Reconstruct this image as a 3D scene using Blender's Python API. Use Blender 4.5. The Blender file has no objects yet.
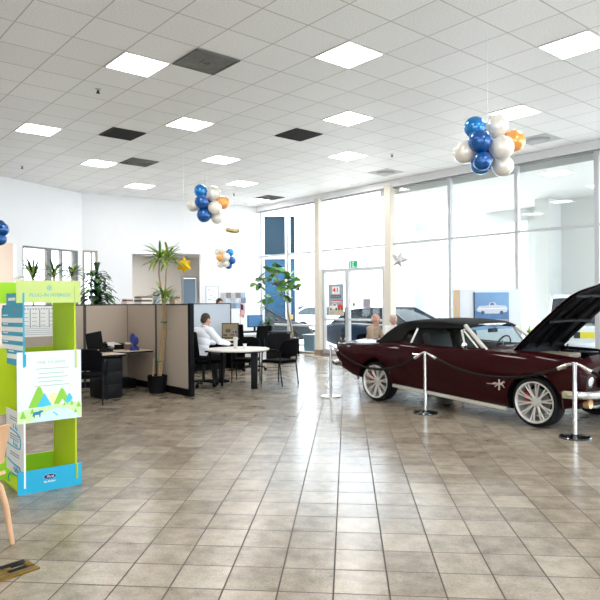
import bpy, bmesh, math, random
import numpy as np
from mathutils import Vector, Matrix, Euler
random.seed(7)
SC = bpy.context.scene
COL = SC.collection
PI = math.pi
def R(d): return math.radians(d)

# ------------------------------------------------------------------ photograph geometry
FOC, CX, HY, ROLL, CAMH = 627.0, 287.0, 302.0, -0.008, 1.59
CEIL = CAMH + 3.2
def ray(px, py):
    dx, dy = px - CX, py - HY
    c, s = math.cos(ROLL), math.sin(ROLL)
    return (c*dx + s*dy)/FOC, -(-s*dx + c*dy)/FOC
def P(px, py, Y):
    rx, rz = ray(px, py); return Vector((rx*Y, Y, CAMH + rz*Y))
def G(px, py, z):
    rx, rz = ray(px, py); return P(px, py, (z - CAMH)/rz)
def F(px, py): return G(px, py, 0.0)
def zat(px, py, Y): return P(px, py, Y).z
WANG = R(40.6)
WD = Vector((-math.sin(WANG), math.cos(WANG), 0))      # along the window wall, away to the left
WN = Vector((math.cos(WANG), math.sin(WANG), 0))       # out through the window
P0 = F(320, 354.5)
def hit(px, A, D, py=302):
    """distance along the line A + s*D where the sight line of column px meets it"""
    rx, _ = ray(px, py)
    return (rx*A.y - A.x)/(D.x - rx*D.y)
def W(px, off=0.0):
    A = P0 + WN*off
    return A + WD*hit(px, A, WD)
def xyz(v, z): return Vector((v.x, v.y, z))

# ------------------------------------------------------------------ materials
MATS = {}
def mat(name, col, rough=0.5, metal=0.0, coat=0.0, var=0.0, vscale=8.0, bump=0.0, emit=None, spec=0.5, sheen=0.0):
    if name in MATS: return MATS[name]
    m = bpy.data.materials.new(name); m.use_nodes = True
    nt = m.node_tree; b = nt.nodes['Principled BSDF']
    c = (*col, 1.0)
    b.inputs['Base Color'].default_value = c
    b.inputs['Roughness'].default_value = rough
    b.inputs['Metallic'].default_value = metal
    b.inputs['Coat Weight'].default_value = coat
    b.inputs['Coat Roughness'].default_value = 0.03
    b.inputs['Specular IOR Level'].default_value = spec
    if sheen: b.inputs['Sheen Weight'].default_value = sheen
    if var or bump:
        tc = nt.nodes.new('ShaderNodeTexCoord'); nz = nt.nodes.new('ShaderNodeTexNoise')
        nz.inputs['Scale'].default_value = vscale; nz.inputs['Detail'].default_value = 4
        nt.links.new(tc.outputs['Object'], nz.inputs['Vector'])
        if var:
            mx = nt.nodes.new('ShaderNodeMix'); mx.data_type = 'RGBA'
            mx.inputs[6].default_value = tuple(max(0, x*(1-var)) for x in col) + (1,)
            mx.inputs[7].default_value = tuple(min(1, x*(1+var)) for x in col) + (1,)
            nt.links.new(nz.outputs['Fac'], mx.inputs[0]); nt.links.new(mx.outputs[2], b.inputs['Base Color'])
        if bump:
            bp = nt.nodes.new('ShaderNodeBump'); bp.inputs['Strength'].default_value = bump
            bp.inputs['Distance'].default_value = 0.01
            nt.links.new(nz.outputs['Fac'], bp.inputs['Height']); nt.links.new(bp.outputs['Normal'], b.inputs['Normal'])
    if emit:
        b.inputs['Emission Color'].default_value = (*emit[0], 1); b.inputs['Emission Strength'].default_value = emit[1]
    MATS[name] = m; return m
def glass(name, tint=(1, 1, 1), refl=1.0, ior=1.45):
    if name in MATS: return MATS[name]
    m = bpy.data.materials.new(name); m.use_nodes = True; nt = m.node_tree
    for n in list(nt.nodes): nt.nodes.remove(n)
    out = nt.nodes.new('ShaderNodeOutputMaterial'); tr = nt.nodes.new('ShaderNodeBsdfTransparent')
    gl = nt.nodes.new('ShaderNodeBsdfGlossy'); mx = nt.nodes.new('ShaderNodeMixShader'); fr = nt.nodes.new('ShaderNodeLayerWeight'); pw = nt.nodes.new('ShaderNodeMath'); pw.operation = 'POWER'; pw.inputs[1].default_value = 5
    ma = nt.nodes.new('ShaderNodeMath'); ma.operation = 'MULTIPLY_ADD'; ma.inputs[1].default_value = .9; ma.inputs[2].default_value = .05
    mt = nt.nodes.new('ShaderNodeMath'); mt.operation = 'MULTIPLY'; mt.inputs[1].default_value = refl
    tr.inputs['Color'].default_value = (*tint, 1); gl.inputs['Roughness'].default_value = 0.02
    nt.links.new(fr.outputs['Facing'], pw.inputs[0]); nt.links.new(pw.outputs[0], ma.inputs[0]); nt.links.new(ma.outputs[0], mt.inputs[0]); nt.links.new(mt.outputs[0], mx.inputs[0])
    nt.links.new(tr.outputs[0], mx.inputs[1]); nt.links.new(gl.outputs[0], mx.inputs[2]); nt.links.new(mx.outputs[0], out.inputs[0])
    MATS[name] = m; return m

def srgb(r, g, b):
    f = lambda c: (c/255/12.92) if c/255 <= .04045 else ((c/255+.055)/1.055)**2.4
    return (f(r), f(g), f(b))

M_WALL = mat('wall_paint', srgb(236, 237, 240), .75, var=.02, vscale=3)
M_CREAM = mat('cream_wall', srgb(216, 211, 204), .75)
M_BEIGE = mat('beige_wall', srgb(222, 204, 186), .75)
M_POST = mat('cream_post', srgb(226, 218, 205), .6)
M_ALU = mat('window_aluminium', srgb(200, 203, 206), .4, .3)
M_BLACK = mat('black_plastic', (.0035, .0035, .0045), .55, spec=.15)
M_BLACKM = mat('black_metal', (.004, .004, .005), .45, spec=.2)
M_BLKFAB = mat('black_fabric', (.0035, .0035, .0045), .9, var=.3, vscale=90, spec=.08)
M_CHROME = mat('chrome', (.85, .85, .86), .12, 1.0)
M_STEEL = mat('brushed_steel', (.62, .62, .63), .28, 1.0)
M_GLASS = glass('window_glass', (.97, .985, .985), .6)
M_PANELF = mat('taupe_panel_fabric', srgb(176, 161, 146), .95, var=.06, vscale=120, bump=.05)
M_BLUEF = mat('blue_grey_panel_fabric', srgb(186, 195, 206), .95, var=.04, vscale=120)
M_WHITE = mat('white_board', srgb(240, 242, 243), .5)
M_PAPER = mat('paper', srgb(238, 236, 232), .8)
M_DESK = mat('light_laminate', srgb(214, 200, 178), .4, var=.05, vscale=14)
M_INK = mat('dark_ink', (.05, .05, .06), .7)
M_LEAF_D = mat('dark_green_leaf', (.016, .060, .022), .45, var=.4, vscale=6)
M_LEAF = mat('green_leaf', (.085, .24, .03), .45, var=.4, vscale=5)
M_LEAF_Y = mat('yellow_green_leaf', (.34, .44, .07), .5, var=.35, vscale=6)
M_CANE = mat('plant_cane', srgb(168, 140, 98), .8, var=.2, vscale=14, bump=.3)
M_BARK = mat('grey_bark', srgb(150, 132, 110), .85, var=.2, vscale=14)
M_SOIL = mat('potting_soil', (.03, .02, .012), .95)

# ------------------------------------------------------------------ mesh builder
class MB:
    def __init__(s, M=None):
        s.bm = bmesh.new(); s.mats = []; s.M = M or Matrix.Identity(4)
    def mi(s, m):
        if m not in s.mats: s.mats.append(m)
        return s.mats.index(m)
    def add(s, vs, fs, m, smooth=True, T=None):
        k = s.mi(m); X = s.M @ T if T else s.M
        bv = [s.bm.verts.new(X @ Vector(v)) for v in vs]
        for f in fs:
            try: q = s.bm.faces.new([bv[i] for i in f])
            except ValueError: continue
            q.material_index = k; q.smooth = smooth
        return s
    def box(s, c, size, m, bev=0.0, T=None, seg=2, rz=0):
        b = bmesh.new(); bmesh.ops.create_cube(b, size=1.0)
        bmesh.ops.scale(b, vec=size, verts=b.verts)
        if bev: bmesh.ops.bevel(b, geom=list(b.edges), offset=bev, segments=seg, affect='EDGES', profile=.6)
        if rz: bmesh.ops.rotate(b, cent=(0, 0, 0), matrix=Matrix.Rotation(rz, 3, 'Z'), verts=b.verts)
        bmesh.ops.translate(b, vec=c, verts=b.verts)
        b.verts.index_update()
        s.add([v.co.copy() for v in b.verts], [[v.index for v in f.verts] for f in b.faces], m, bool(bev), T); b.free(); return s
    def prism(s, poly, d, m, T=None, z0=0.0, smooth=False):
        n = len(poly)
        vs = [(x, y, z0) for x, y in poly] + [(x, y, z0+d) for x, y in poly]
        fs = [list(range(n))[::-1], list(range(n, 2*n))] + [[i, (i+1) % n, n+(i+1) % n, n+i] for i in range(n)]
        return s.add(vs, fs, m, smooth, T)
    def tube(s, pts, r, m, n=8, T=None, caps=True, closed=False):
        pts = [Vector(p) for p in pts]; k = len(pts)
        rr = r if hasattr(r, '__len__') else [r]*k
        vs, fs = [], []; ref = None
        for i, p in enumerate(pts):
            if closed: t = pts[(i+1) % k] - pts[i-1]
            else: t = pts[min(i+1, k-1)] - pts[max(i-1, 0)]
            t.normalize()
            if ref is None:
                ref = Vector((0, 0, 1)) if abs(t.z) < .9 else Vector((1, 0, 0))
            u = ref - t*ref.dot(t)
            if u.length < 1e-6: u = t.orthogonal()
            u.normalize(); v = t.cross(u); ref = u
            for j in range(n):
                a = 2*PI*j/n; vs.append(p + (u*math.cos(a) + v*math.sin(a))*rr[i])
        m_ = k if closed else k-1
        for i in range(m_):
            i2 = (i+1) % k
            for j in range(n): fs.append([i*n+j, i*n+(j+1) % n, i2*n+(j+1) % n, i2*n+j])
        if caps and not closed: fs += [list(range(n))[::-1], list(range((k-1)*n, k*n))]
        return s.add(vs, fs, m, True, T)
    def cyl(s, p0, p1, r0, m, r1=None, n=16, T=None):
        return s.tube([p0, p1], [r0, r0 if r1 is None else r1], m, n, T)
    def lathe(s, prof, m, n=24, T=None, smooth=True):
        vs, fs = [], []; k = len(prof)
        for r, z in prof:
            for j in range(n):
                a = 2*PI*j/n; vs.append((r*math.cos(a), r*math.sin(a), z))
        for i in range(k-1):
            for j in range(n): fs.append([i*n+j, i*n+(j+1) % n, (i+1)*n+(j+1) % n, (i+1)*n+j])
        loop_ = prof[0] == prof[-1]
        if prof[0][0] > 1e-5 and not loop_: fs.append(list(range(n))[::-1])
        if prof[-1][0] > 1e-5 and not loop_: fs.append(list(range((k-1)*n, k*n)))
        return s.add(vs, fs, m, smooth, T)
    def ell(s, c, r, m, T=None, nu=20, nv=12, rot=None):
        if not hasattr(r, '__len__'): r = (r, r, r)
        vs, fs = [], []
        X = Matrix.Translation(c) @ (rot.to_4x4() if rot else Matrix.Identity(4))
        for i in range(nv+1):
            t = PI*i/nv
            for j in range(nu):
                a = 2*PI*j/nu
                vs.append(X @ Vector((r[0]*math.sin(t)*math.cos(a), r[1]*math.sin(t)*math.sin(a), r[2]*math.cos(t))))
        for i in range(nv):
            for j in range(nu): fs.append([i*nu+j, (i+1)*nu+j, (i+1)*nu+(j+1) % nu, i*nu+(j+1) % nu])
        return s.add(vs, fs, m, True, T)
    def loft(s, rings, m, closed=True, caps=True, T=None, smooth=True):
        n = len(rings[0]); vs = [v for r in rings for v in r]; fs = []
        for i in range(len(rings)-1):
            for j in range(n if closed else n-1):
                fs.append([i*n+j, i*n+(j+1) % n, (i+1)*n+(j+1) % n, (i+1)*n+j])
        if caps and closed: fs += [list(range(n))[::-1], list(range((len(rings)-1)*n, len(rings)*n))]
        return s.add(vs, fs, m, smooth, T)
    def text(s, txt, size, m, T, depth=.0006, shear=0.0, bold=0.0, width=None):
        cu = bpy.data.curves.new('txt', 'FONT'); cu.body = txt; cu.size = size; cu.align_x = 'CENTER'; cu.align_y = 'CENTER'
        cu.extrude = depth; cu.shear = shear; cu.offset = bold
        o = bpy.data.objects.new('txt', cu); COL.objects.link(o)
        me = o.evaluated_get(bpy.context.evaluated_depsgraph_get()).to_mesh()
        vs = [v.co.copy() for v in me.vertices]; fs = [list(p.vertices) for p in me.polygons]
        if width and vs:
            w = max(v.x for v in vs) - min(v.x for v in vs)
            for v in vs: v.x *= width/w
        o.to_mesh_clear(); bpy.data.objects.remove(o); bpy.data.curves.remove(cu)
        return s.add(vs, fs, m, False, T)
    def build(s, name, parent=None, sharp=40, loc=None, weld=False):
        bm = s.bm
        if weld: bmesh.ops.remove_doubles(bm, verts=bm.verts, dist=1e-5)
        bmesh.ops.recalc_face_normals(bm, faces=bm.faces)
        me = bpy.data.meshes.new(name); bm.to_mesh(me); bm.free()
        for m in s.mats: me.materials.append(m)
        if sharp and any(p.use_smooth for p in me.polygons): me.set_sharp_from_angle(angle=R(sharp))
        o = bpy.data.objects.new(name, me); COL.objects.link(o)
        if parent: o.parent = parent
        if loc is not None: o.location = loc
        return o
def meshobj(name, me, parent=None):
    o = bpy.data.objects.new(name, me); COL.objects.link(o)
    if parent: o.parent = parent
    return o
def tag(o, label, cat, group=None, kind=None):
    o['label'] = label; o['category'] = cat
    if group: o['group'] = group
    if kind: o['kind'] = kind
    return o
def thing(name, label, cat, loc=(0, 0, 0), rz=0.0, group=None):
    o = bpy.data.objects.new(name, None); COL.objects.link(o); o.empty_display_size = .2
    o.location = loc; o.rotation_euler = (0, 0, rz)
    return tag(o, label, cat, group)
def struct(o): o['kind'] = 'structure'; return o
def dup(root, loc=None, rz=None, label=None, group=None):
    kids = [c for c in bpy.data.objects if c.parent == root]
    r = root.copy(); COL.objects.link(r)
    if loc is not None: r.location = loc
    if rz is not None: r.rotation_euler = (0, 0, rz)
    if label: r['label'] = label
    if group: r['group'] = group
    for ch in kids:
        c = ch.copy(); COL.objects.link(c); c.parent = r
        for g in [q for q in bpy.data.objects if q.parent == ch]:
            d = g.copy(); COL.objects.link(d); d.parent = c
    return r
def frame(origin, ux, uy=None):
    """4x4 with local x along ux, local y along uy (default straight up), z the normal"""
    ux = Vector(ux).normalized(); uy = Vector(uy).normalized() if uy else Vector((0, 0, 1))
    uz = ux.cross(uy).normalized(); uy = uz.cross(ux)
    T = Matrix((ux, uy, uz)).transposed().to_4x4(); T.translation = Vector(origin); return T

# ------------------------------------------------------------------ camera, world, sun
cam = bpy.data.cameras.new('camera'); co = bpy.data.objects.new('camera', cam); COL.objects.link(co)
cam.sensor_width = 36; cam.lens = FOC/600*36; cam.shift_x = 13/600; cam.shift_y = 2/600
cam.clip_start = .05; cam.clip_end = 400
co.matrix_world = Matrix.Translation((0, 0, CAMH)) @ Matrix.Rotation(PI/2, 4, 'X') @ Matrix.Rotation(ROLL, 4, 'Z')
SC.camera = co
SC.view_settings.view_transform = 'Standard'; SC.view_settings.look = 'None'
SC.view_settings.gamma = 1; SC.view_settings.exposure = .95
w = bpy.data.worlds.new('sky'); SC.world = w; w.use_nodes = True
bg = w.node_tree.nodes['Background']; bg.inputs[0].default_value = (.80, .90, 1.0, 1); bg.inputs[1].default_value = 3.2
sl = bpy.data.lights.new('sun', 'SUN'); sl.energy = 7.0; sl.angle = R(1.5); sl.color = (1, .96, .9)
so = bpy.data.objects.new('sun', sl); COL.objects.link(so); so.rotation_euler = (R(38), 0, R(200)); so.location = (10, 20, 30)

# ------------------------------------------------------------------ floor
FA = math.atan(60/FOC)
def floor_material():
    m = bpy.data.materials.new('floor_tile'); m.use_nodes = True; nt = m.node_tree; b = nt.nodes['Principled BSDF']
    N = nt.nodes.new; L = nt.links.new
    tc = N('ShaderNodeTexCoord'); mp = N('ShaderNodeMapping'); mp.inputs['Location'].default_value = FLOOR_OFF
    L(tc.outputs['Object'], mp.inputs[0])
    br = N('ShaderNodeTexBrick'); br.offset = 0; br.squash = 1; br.inputs['Scale'].default_value = 1
    br.inputs['Brick Width'].default_value = TILE; br.inputs['Row Height'].default_value = TILE
    br.inputs['Mortar Size'].default_value = .0055; br.inputs['Mortar Smooth'].default_value = .3
    br.inputs['Color1'].default_value = (0, 0, 0, 1); br.inputs['Color2'].default_value = (1, 1, 1, 1)
    br.inputs['Mortar'].default_value = (.5, .5, .5, 1); L(mp.outputs[0], br.inputs['Vector'])
    n1 = N('ShaderNodeTexNoise'); n1.inputs['Scale'].default_value = 6.5; n1.inputs['Detail'].default_value = 9; n1.inputs['Roughness'].default_value = .62; L(tc.outputs['Object'], n1.inputs[0])
    n2 = N('ShaderNodeTexNoise'); n2.inputs['Scale'].default_value = 70; n2.inputs['Detail'].default_value = 3; L(tc.outputs['Object'], n2.inputs[0])
    a1 = N('ShaderNodeMath'); a1.operation = 'MULTIPLY_ADD'; a1.inputs[1].default_value = .50; a1.inputs[2].default_value = .0
    L(n1.outputs[0], a1.inputs[0])
    a2 = N('ShaderNodeMath'); a2.operation = 'MULTIPLY_ADD'; a2.inputs[1].default_value = .25; L(n2.outputs[0], a2.inputs[0]); L(a1.outputs[0], a2.inputs[2])
    a3 = N('ShaderNodeMath'); a3.operation = 'MULTIPLY_ADD'; a3.inputs[1].default_value = .16; L(br.outputs['Color'], a3.inputs[0]); L(a2.outputs[0], a3.inputs[2])
    cr = N('ShaderNodeValToRGB'); e = cr.color_ramp.elements
    e[0].position = .22; e[0].color = (*srgb(98, 85, 70), 1); e[1].position = .70; e[1].color = (*srgb(182, 169, 151), 1)
    L(a3.outputs[0], cr.inputs[0])
    mx = N('ShaderNodeMix'); mx.data_type = 'RGBA'; mx.inputs[7].default_value = (*srgb(66, 54, 45), 1)
    L(br.outputs['Fac'], mx.inputs[0]); L(cr.outputs[0], mx.inputs[6]); L(mx.outputs[2], b.inputs['Base Color'])
    rr = N('ShaderNodeMapRange'); rr.inputs[3].default_value = .16; rr.inputs[4].default_value = .30; L(n1.outputs[0], rr.inputs[0])
    rm = N('ShaderNodeMath'); rm.operation = 'MAXIMUM'; L(rr.outputs[0], rm.inputs[0])
    r2 = N('ShaderNodeMath'); r2.operation = 'MULTIPLY'; r2.inputs[1].default_value = .8; L(br.outputs['Fac'], r2.inputs[0]); L(r2.outputs[0], rm.inputs[1])
    L(rm.outputs[0], b.inputs['Roughness'])
    bp = N('ShaderNodeBump'); bp.inputs['Strength'].default_value = .25; bp.inputs['Distance'].default_value = .004; bp.invert = True
    L(br.outputs['Fac'], bp.inputs['Height']); L(bp.outputs[0], b.inputs['Normal'])
    b.inputs['Specular IOR Level'].default_value = .6
    return m
TILE = CAMH/5.22
fx, fy = Vector((math.cos(FA), -math.sin(FA))), Vector((math.sin(FA), math.cos(FA)))
q1, q2 = F(333, 600), F(300, 568.5)
FLOOR_OFF = (-(q1.xy.dot(fx) % TILE), -(q2.xy.dot(fy) % TILE), 0)
A_ = G(81.5, 193, CEIL); L_ = G(0, 176, CEIL)
CA = xyz(A_, 0)                                    # corner of left wall and back wall
LD = (xyz(L_, 0) - CA).normalized()                # along the left wall, towards the camera
CB = W(260)                                        # corner of back wall and window wall
BDv = (CB - CA); BLEN = BDv.length; BD = BDv.normalized()
RC = P0 - WD*13.5                                  # right end of the window wall
LC = CA + LD*10.0
room = [CA, CB, RC, Vector((RC.x, -5, 0)), Vector((LC.x, -5, 0)), LC]
inv = Matrix.Rotation(FA, 4, 'Z')
big = [(-11.5, -5.5), (11.5, -5.5), (11.5, 10.5), (0, 24.5), (-11.5, 24.5)]
mb = MB()
mb.prism([tuple((inv @ v)[:2]) for v in room], .1, floor_material(), z0=-.1)
fl = struct(mb.build('floor', sharp=0)); fl.rotation_euler = (0, 0, -FA)

# ------------------------------------------------------------------ ceiling
CANG = R(39.6); CPITCH = .2083*3.2; CO = (.0266*3.2, .0528*3.2)
CAx = Vector((-math.sin(CANG), math.cos(CANG), 0)); CBx = Vector((math.cos(CANG), math.sin(CANG), 0))
def cpos(u, v, dz=0): 
    p = CAx*(u*CPITCH + CO[0]) + CBx*(v*CPITCH + CO[1]); return Vector((p.x, p.y, CEIL + dz))
CROT = Matrix((CAx, CBx, Vector((0, 0, -1)))).transposed()   # local x=u, y=v, z=down (right handed)
def ceil_material():
    m = bpy.data.materials.new('ceiling_tile'); m.use_nodes = True; nt = m.node_tree; b = nt.nodes['Principled BSDF']
    N = nt.nodes.new; L = nt.links.new
    tc = N('ShaderNodeTexCoord'); br = N('ShaderNodeTexBrick'); br.offset = 0; br.inputs['Scale'].default_value = 1
    mp = N('ShaderNodeMapping'); mp.inputs['Location'].default_value = (-CO[0] , -CO[1] , 0); L(tc.outputs['Object'], mp.inputs[0])
    br.inputs['Brick Width'].default_value = CPITCH; br.inputs['Row Height'].default_value = CPITCH
    br.inputs['Mortar Size'].default_value = .0085; br.inputs['Mortar Smooth'].default_value = .1
    br.inputs['Color1'].default_value = (*srgb(234, 234, 234), 1); br.inputs['Color2'].default_value = (*srgb(240, 240, 240), 1)
    br.inputs['Mortar'].default_value = (*srgb(188, 185, 180), 1); L(mp.outputs[0], br.inputs['Vector'])
    nz = N('ShaderNodeTexNoise'); nz.inputs['Scale'].default_value = 55; nz.inputs['Detail'].default_value = 3; L(tc.outputs['Object'], nz.inputs[0])
    mr = N('ShaderNodeMapRange'); mr.inputs[1].default_value = .3; mr.inputs[2].default_value = .7; mr.inputs[3].default_value = .86; mr.inputs[4].default_value = 1.08; L(nz.outputs[0], mr.inputs[0])
    mx = N('ShaderNodeMix'); mx.data_type = 'RGBA'; mx.blend_type = 'MULTIPLY'; mx.inputs[0].default_value = 1
    L(br.outputs['Color'], mx.inputs[6]); L(mr.outputs[0], mx.inputs[7]); L(mx.outputs[2], b.inputs['Base Color'])
    bp = N('ShaderNodeBump'); bp.inputs['Strength'].default_value = .3; bp.inputs['Distance'].default_value = .004
    L(br.outputs['Fac'], bp.inputs['Height']); L(bp.outputs[0], b.inputs['Normal'])
    b.inputs['Roughness'].default_value = .55
    return m
mb = MB()
inv = CROT.inverted()
cpoly = [tuple((inv @ v)[:2]) for v in room]
mb.prism(cpoly, -.12, ceil_material(), z0=0)
ce = struct(mb.build('ceiling', sharp=0)); ce.matrix_world = Matrix.Translation((0, 0, CEIL)) @ CROT.to_4x4()

# ceiling things hang in the grid: lamp panels, vents, sprinklers
M_LAMP = mat('lamp_diffuser', (1, 1, 1), .5, emit=((1, .975, .94), 12.0))
M_TRIM = mat('lamp_trim', srgb(225, 224, 222), .5)
def in_ceiling(o, u, v, rz=0): 
    o.matrix_world = Matrix.Translation(cpos(u, v)) @ CROT.to_4x4()
lamp = thing('ceiling_light', '', 'ceiling light')
h = CPITCH/2
mb = MB()
for sx in (-1, 1):
    mb.box((sx*(h-.017), 0, .004), (.022, 2*h-.012, .012), M_TRIM); mb.box((0, sx*(h-.017), .004), (2*h-.056, .022, .012), M_TRIM)
mb.build('trim_frame', lamp)
MB().box((0, 0, .003), (2*h-.056, 2*h-.056, .006), M_LAMP).build('diffuser', lamp)
GL = 'square lit panels in the ceiling grid'
lamps = [((11.5, 5.5), 'square lit ceiling panel just left of the big mottled grey vent'),
 ((17.5, 5.5), 'square lit ceiling panel furthest left in the photo, near the left wall'),
 ((20.5, 8.5), 'square lit ceiling panel just left of the small grey ceiling vent'),
 ((23.5, 11.5), 'square lit ceiling panel closest above the back wall hallway opening'),
 ((14.5, 8.5), 'square lit ceiling panel between the two black square ceiling vents, nearer the left one'),
 ((17.5, 11.5), 'square lit ceiling panel just above the balloon cluster in the room middle'),
 ((20.5, 14.5), 'square lit ceiling panel just right above the mid-room balloons, left of the far grey vent'),
 ((23.5, 17.5), 'farthest lit ceiling panel, by the corner where back wall meets window wall'),
 ((8.5, 8.5), 'largest lit ceiling panel, nearest of the row down the middle of the photo'),
 ((11.5, 11.5), 'second nearest lit ceiling panel in the middle row, just right of a black vent'),
 ((14.5, 14.5), 'third nearest lit ceiling panel in the row down the photo middle'),
 ((17.5, 17.5), 'fourth and farthest lit ceiling panel in the middle row, above the glass door'),
 ((5.5, 11.5), 'lit ceiling panel at the upper right edge of the photo'),
 ((8.5, 14.5), 'lit ceiling panel directly behind the large balloon cluster'),
 ((5.5, 5.5), 'lit ceiling panel out of frame above, in line with the photo middle'), ((5.5, -.5), 'lit ceiling panel out of frame left, above the beech chair'), ((-.5, 5.5), 'lit ceiling panel out of frame, right behind the camera'), ((-.5, -.5), 'lit ceiling panel out of frame, left behind the camera'),  # unseen panels on the same grid, added to brighten the kiosk front
 ((2.5, 2.5), 'lit ceiling panel out of frame above the camera'), ((-3.5, 2.5), 'lit ceiling panel out of frame behind the camera'),
 ((2.5, -3.5), 'lit ceiling panel out of frame left of the camera'), ((2.5, 8.5), 'lit ceiling panel out of frame right of the camera'),
 ((8.5, 2.5), 'lit ceiling panel out of frame above the left kiosk'), ((-3.5, 8.5), 'lit ceiling panel out of frame far right behind'),
 ((-.5, 11.5), 'lit ceiling panel out of frame past the right photo edge')]
for i, ((u, v), lab) in enumerate(lamps):
    o = lamp if i == 0 else dup(lamp, label=lab, group=GL)
    o['label'] = lab; o['group'] = GL; in_ceiling(o, u, v)
M_VENTB = mat('vent_black', (.015, .014, .013), .7)
M_VENTG = mat('vent_grey', srgb(104, 104, 101), .6, var=.45, vscale=7)
M_VENTL = mat('vent_light_grey', srgb(176, 178, 178), .6)
def vent(kind, u, v, lab, grp=None):
    t = thing('ceiling_vent', lab, 'vent', group=grp)
    m = {'black': M_VENTB, 'grey': M_VENTG, 'small': M_VENTG, 'light': M_VENTL}[kind]
    h = CPITCH/2 - .008
    if kind == 'light':
        mb = MB(); mb.box((0, 0, .003), (2*h, 2*h, .006), M_VENTL); mb.build('face_plate', t)
        mb = MB(); mb.lathe([(.23, .006), (.23, .02), (.2, .03)], mat('diffuser_grey', srgb(150, 154, 156), .5), 28)
        mb.lathe([(.15, .03), (.15, .04), (.1, .045)], M_VENTL, 28); mb.build('round_diffuser', t)
    else:
        mb = MB(); mb.box((0, 0, .002), (2*h, 2*h, .004), m); mb.build('backing', t)
        mb = MB()
        for k, hh in enumerate((h, h*.72, h*.46, h*.22)):
            if (kind == 'black' and k) or (kind == 'grey' and k in (1, 2)): continue
            for sx in (-1, 1):
                mb.box((sx*(hh-.012), 0, .010), (.022, 2*hh, .014), m); mb.box((0, sx*(hh-.012), .010), (2*hh-.05, .022, .014), m)
        if kind == 'black':
            for k in range(-5, 6): mb.box((k*.052, 0, .008), (.012, 2*h-.05, .01), m)
        mb.build('louvre', t)
    in_ceiling(t, u, v); return t
GV = 'square vents in the ceiling grid'
vent('grey', 10.5, 6.5, 'big mottled grey square ceiling vent right of a lit panel', GV)
vent('black', 16.5, 7.5, 'black square ceiling vent on the left, between two lit panels', GV)
vent('black', 13.5, 11.5, 'black square ceiling vent nearest the photo middle', GV)
vent('small', 19.5, 9.5, 'small grey louvred ceiling vent beside a lit panel over the back left', GV)
vent('light', 15.5, 17.5, 'pale round-faced ceiling vent above the glass door, near the window header', GV)
vent('light', 9.5, 17.5, 'pale round-faced ceiling vent right of the large balloon cluster', GV)
vent('small', 22.5, 17.5, 'grey ceiling vent in the far corner over the tinted window', GV)
def sprinkler(px, py, lab):
    p = G(px, py, CEIL); t = thing('sprinkler_head', lab, 'sprinkler', p, group='small ceiling sprinklers')
    MB().lathe([(.045, 0), (.045, -.008), (.03, -.02), (0, -.02)], M_STEEL, 16).build('escutcheon', t)
    MB().lathe([(.014, -.02), (.014, -.05), (.03, -.055), (.03, -.062), (0, -.062)], M_BLACKM, 12).build('nozzle', t)
for px, py, lab in ((98, 89, 'dark sprinkler head in the ceiling below the upper left lit panel'), (22, 166, 'dark sprinkler head in the ceiling nearest the left wall'),
                    (392, 154, 'dark sprinkler head in the ceiling near the top of the window wall'), (234, 193.5, 'dark sprinkler head in the ceiling right of the mid-room balloons')):
    sprinkler(px, py, lab)

# ------------------------------------------------------------------ walls
def wall(name, A, D, length, holes, th, m, side, z1=CEIL, z0=0.0):
    """wall slab from A along D; holes (s0,s1,z0,z1); side=unit vector out of the room"""
    mb = MB(); T = frame(A, D); nrm = T.to_3x3().col[2]
    sg = 1 if nrm.dot(side) > 0 else -1
    xs = sorted({0, length, *[v for hh in holes for v in hh[:2]]}); zs = sorted({z0, z1, *[v for hh in holes for v in hh[2:]]})
    for i in range(len(xs)-1):
        for j in range(len(zs)-1):
            cx, cz = (xs[i]+xs[i+1])/2, (zs[j]+zs[j+1])/2
            if any(a < cx < b and c < cz < d for a, b, c, d in holes): continue
            mb.box((cx, cz, sg*th/2), (xs[i+1]-xs[i], zs[j+1]-zs[j], th), m, T=T)
    return struct(mb.build(name, sharp=0, weld=True))
bN = Vector((-BD.y, BD.x, 0)); lN = Vector((LD.y, -LD.x, 0))   # outward normals
if bN.y < 0: bN = -bN
if lN.x > 0: lN = -lN
def bs(px): return hit(px, CA, BD)
def ls(px): return hit(px, CA, LD)
def bz(px, py): p = CA + BD*bs(px); return zat(px, py, p.y)
def lz(px, py): p = CA + LD*ls(px); return zat(px, py, p.y)
hall = (bs(132.5), bs(201.5), 0, bz(150, 252.5))
bwin = (bs(83), bs(98), .95, bz(90, 250.5))
wall('wall_back', CA, BD, BLEN, [hall, bwin], .15, M_WALL, bN)
lwin = (ls(78.5), ls(23), .95, lz(50, 248))
lop = (ls(17.5), ls(-40), 0, lz(8, 242))
wall('wall_left', CA, LD, 10.0, [lwin, lop], .15, M_WALL, lN)
ADDED_REAR_WIN = [(a, a+4.2, .25, 3.9) for a in (2.0, 6.8, 11.6, 16.0)]  # openings added in the unseen rear wall to let daylight in
ADDED_REAR_WIN = [r for r in ADDED_REAR_WIN if r[1] < RC.x-LC.x-.3]
wall('wall_rear', Vector((LC.x, -5, 0)), Vector((1, 0, 0)), RC.x-LC.x, ADDED_REAR_WIN, .15, mat('grey_wall', srgb(170, 165, 160), .8), Vector((0, -1, 0)))
ADDED_RIGHT_WIN = [(a, a+3.9, .25, 4.3) for a in (.6, 4.9, 9.2)]  # openings added in the unseen right wall so daylight reaches the ceiling
wall('wall_right', Vector((RC.x, -5, 0)), Vector((0, 1, 0)), RC.y+5, ADDED_RIGHT_WIN, .15, M_WALL, Vector((1, 0, 0)))
wall('wall_side', Vector((LC.x, -5, 0)), Vector((0, 1, 0)), LC.y+5, [], .15, M_BEIGE, Vector((-1, 0, 0)))
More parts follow.
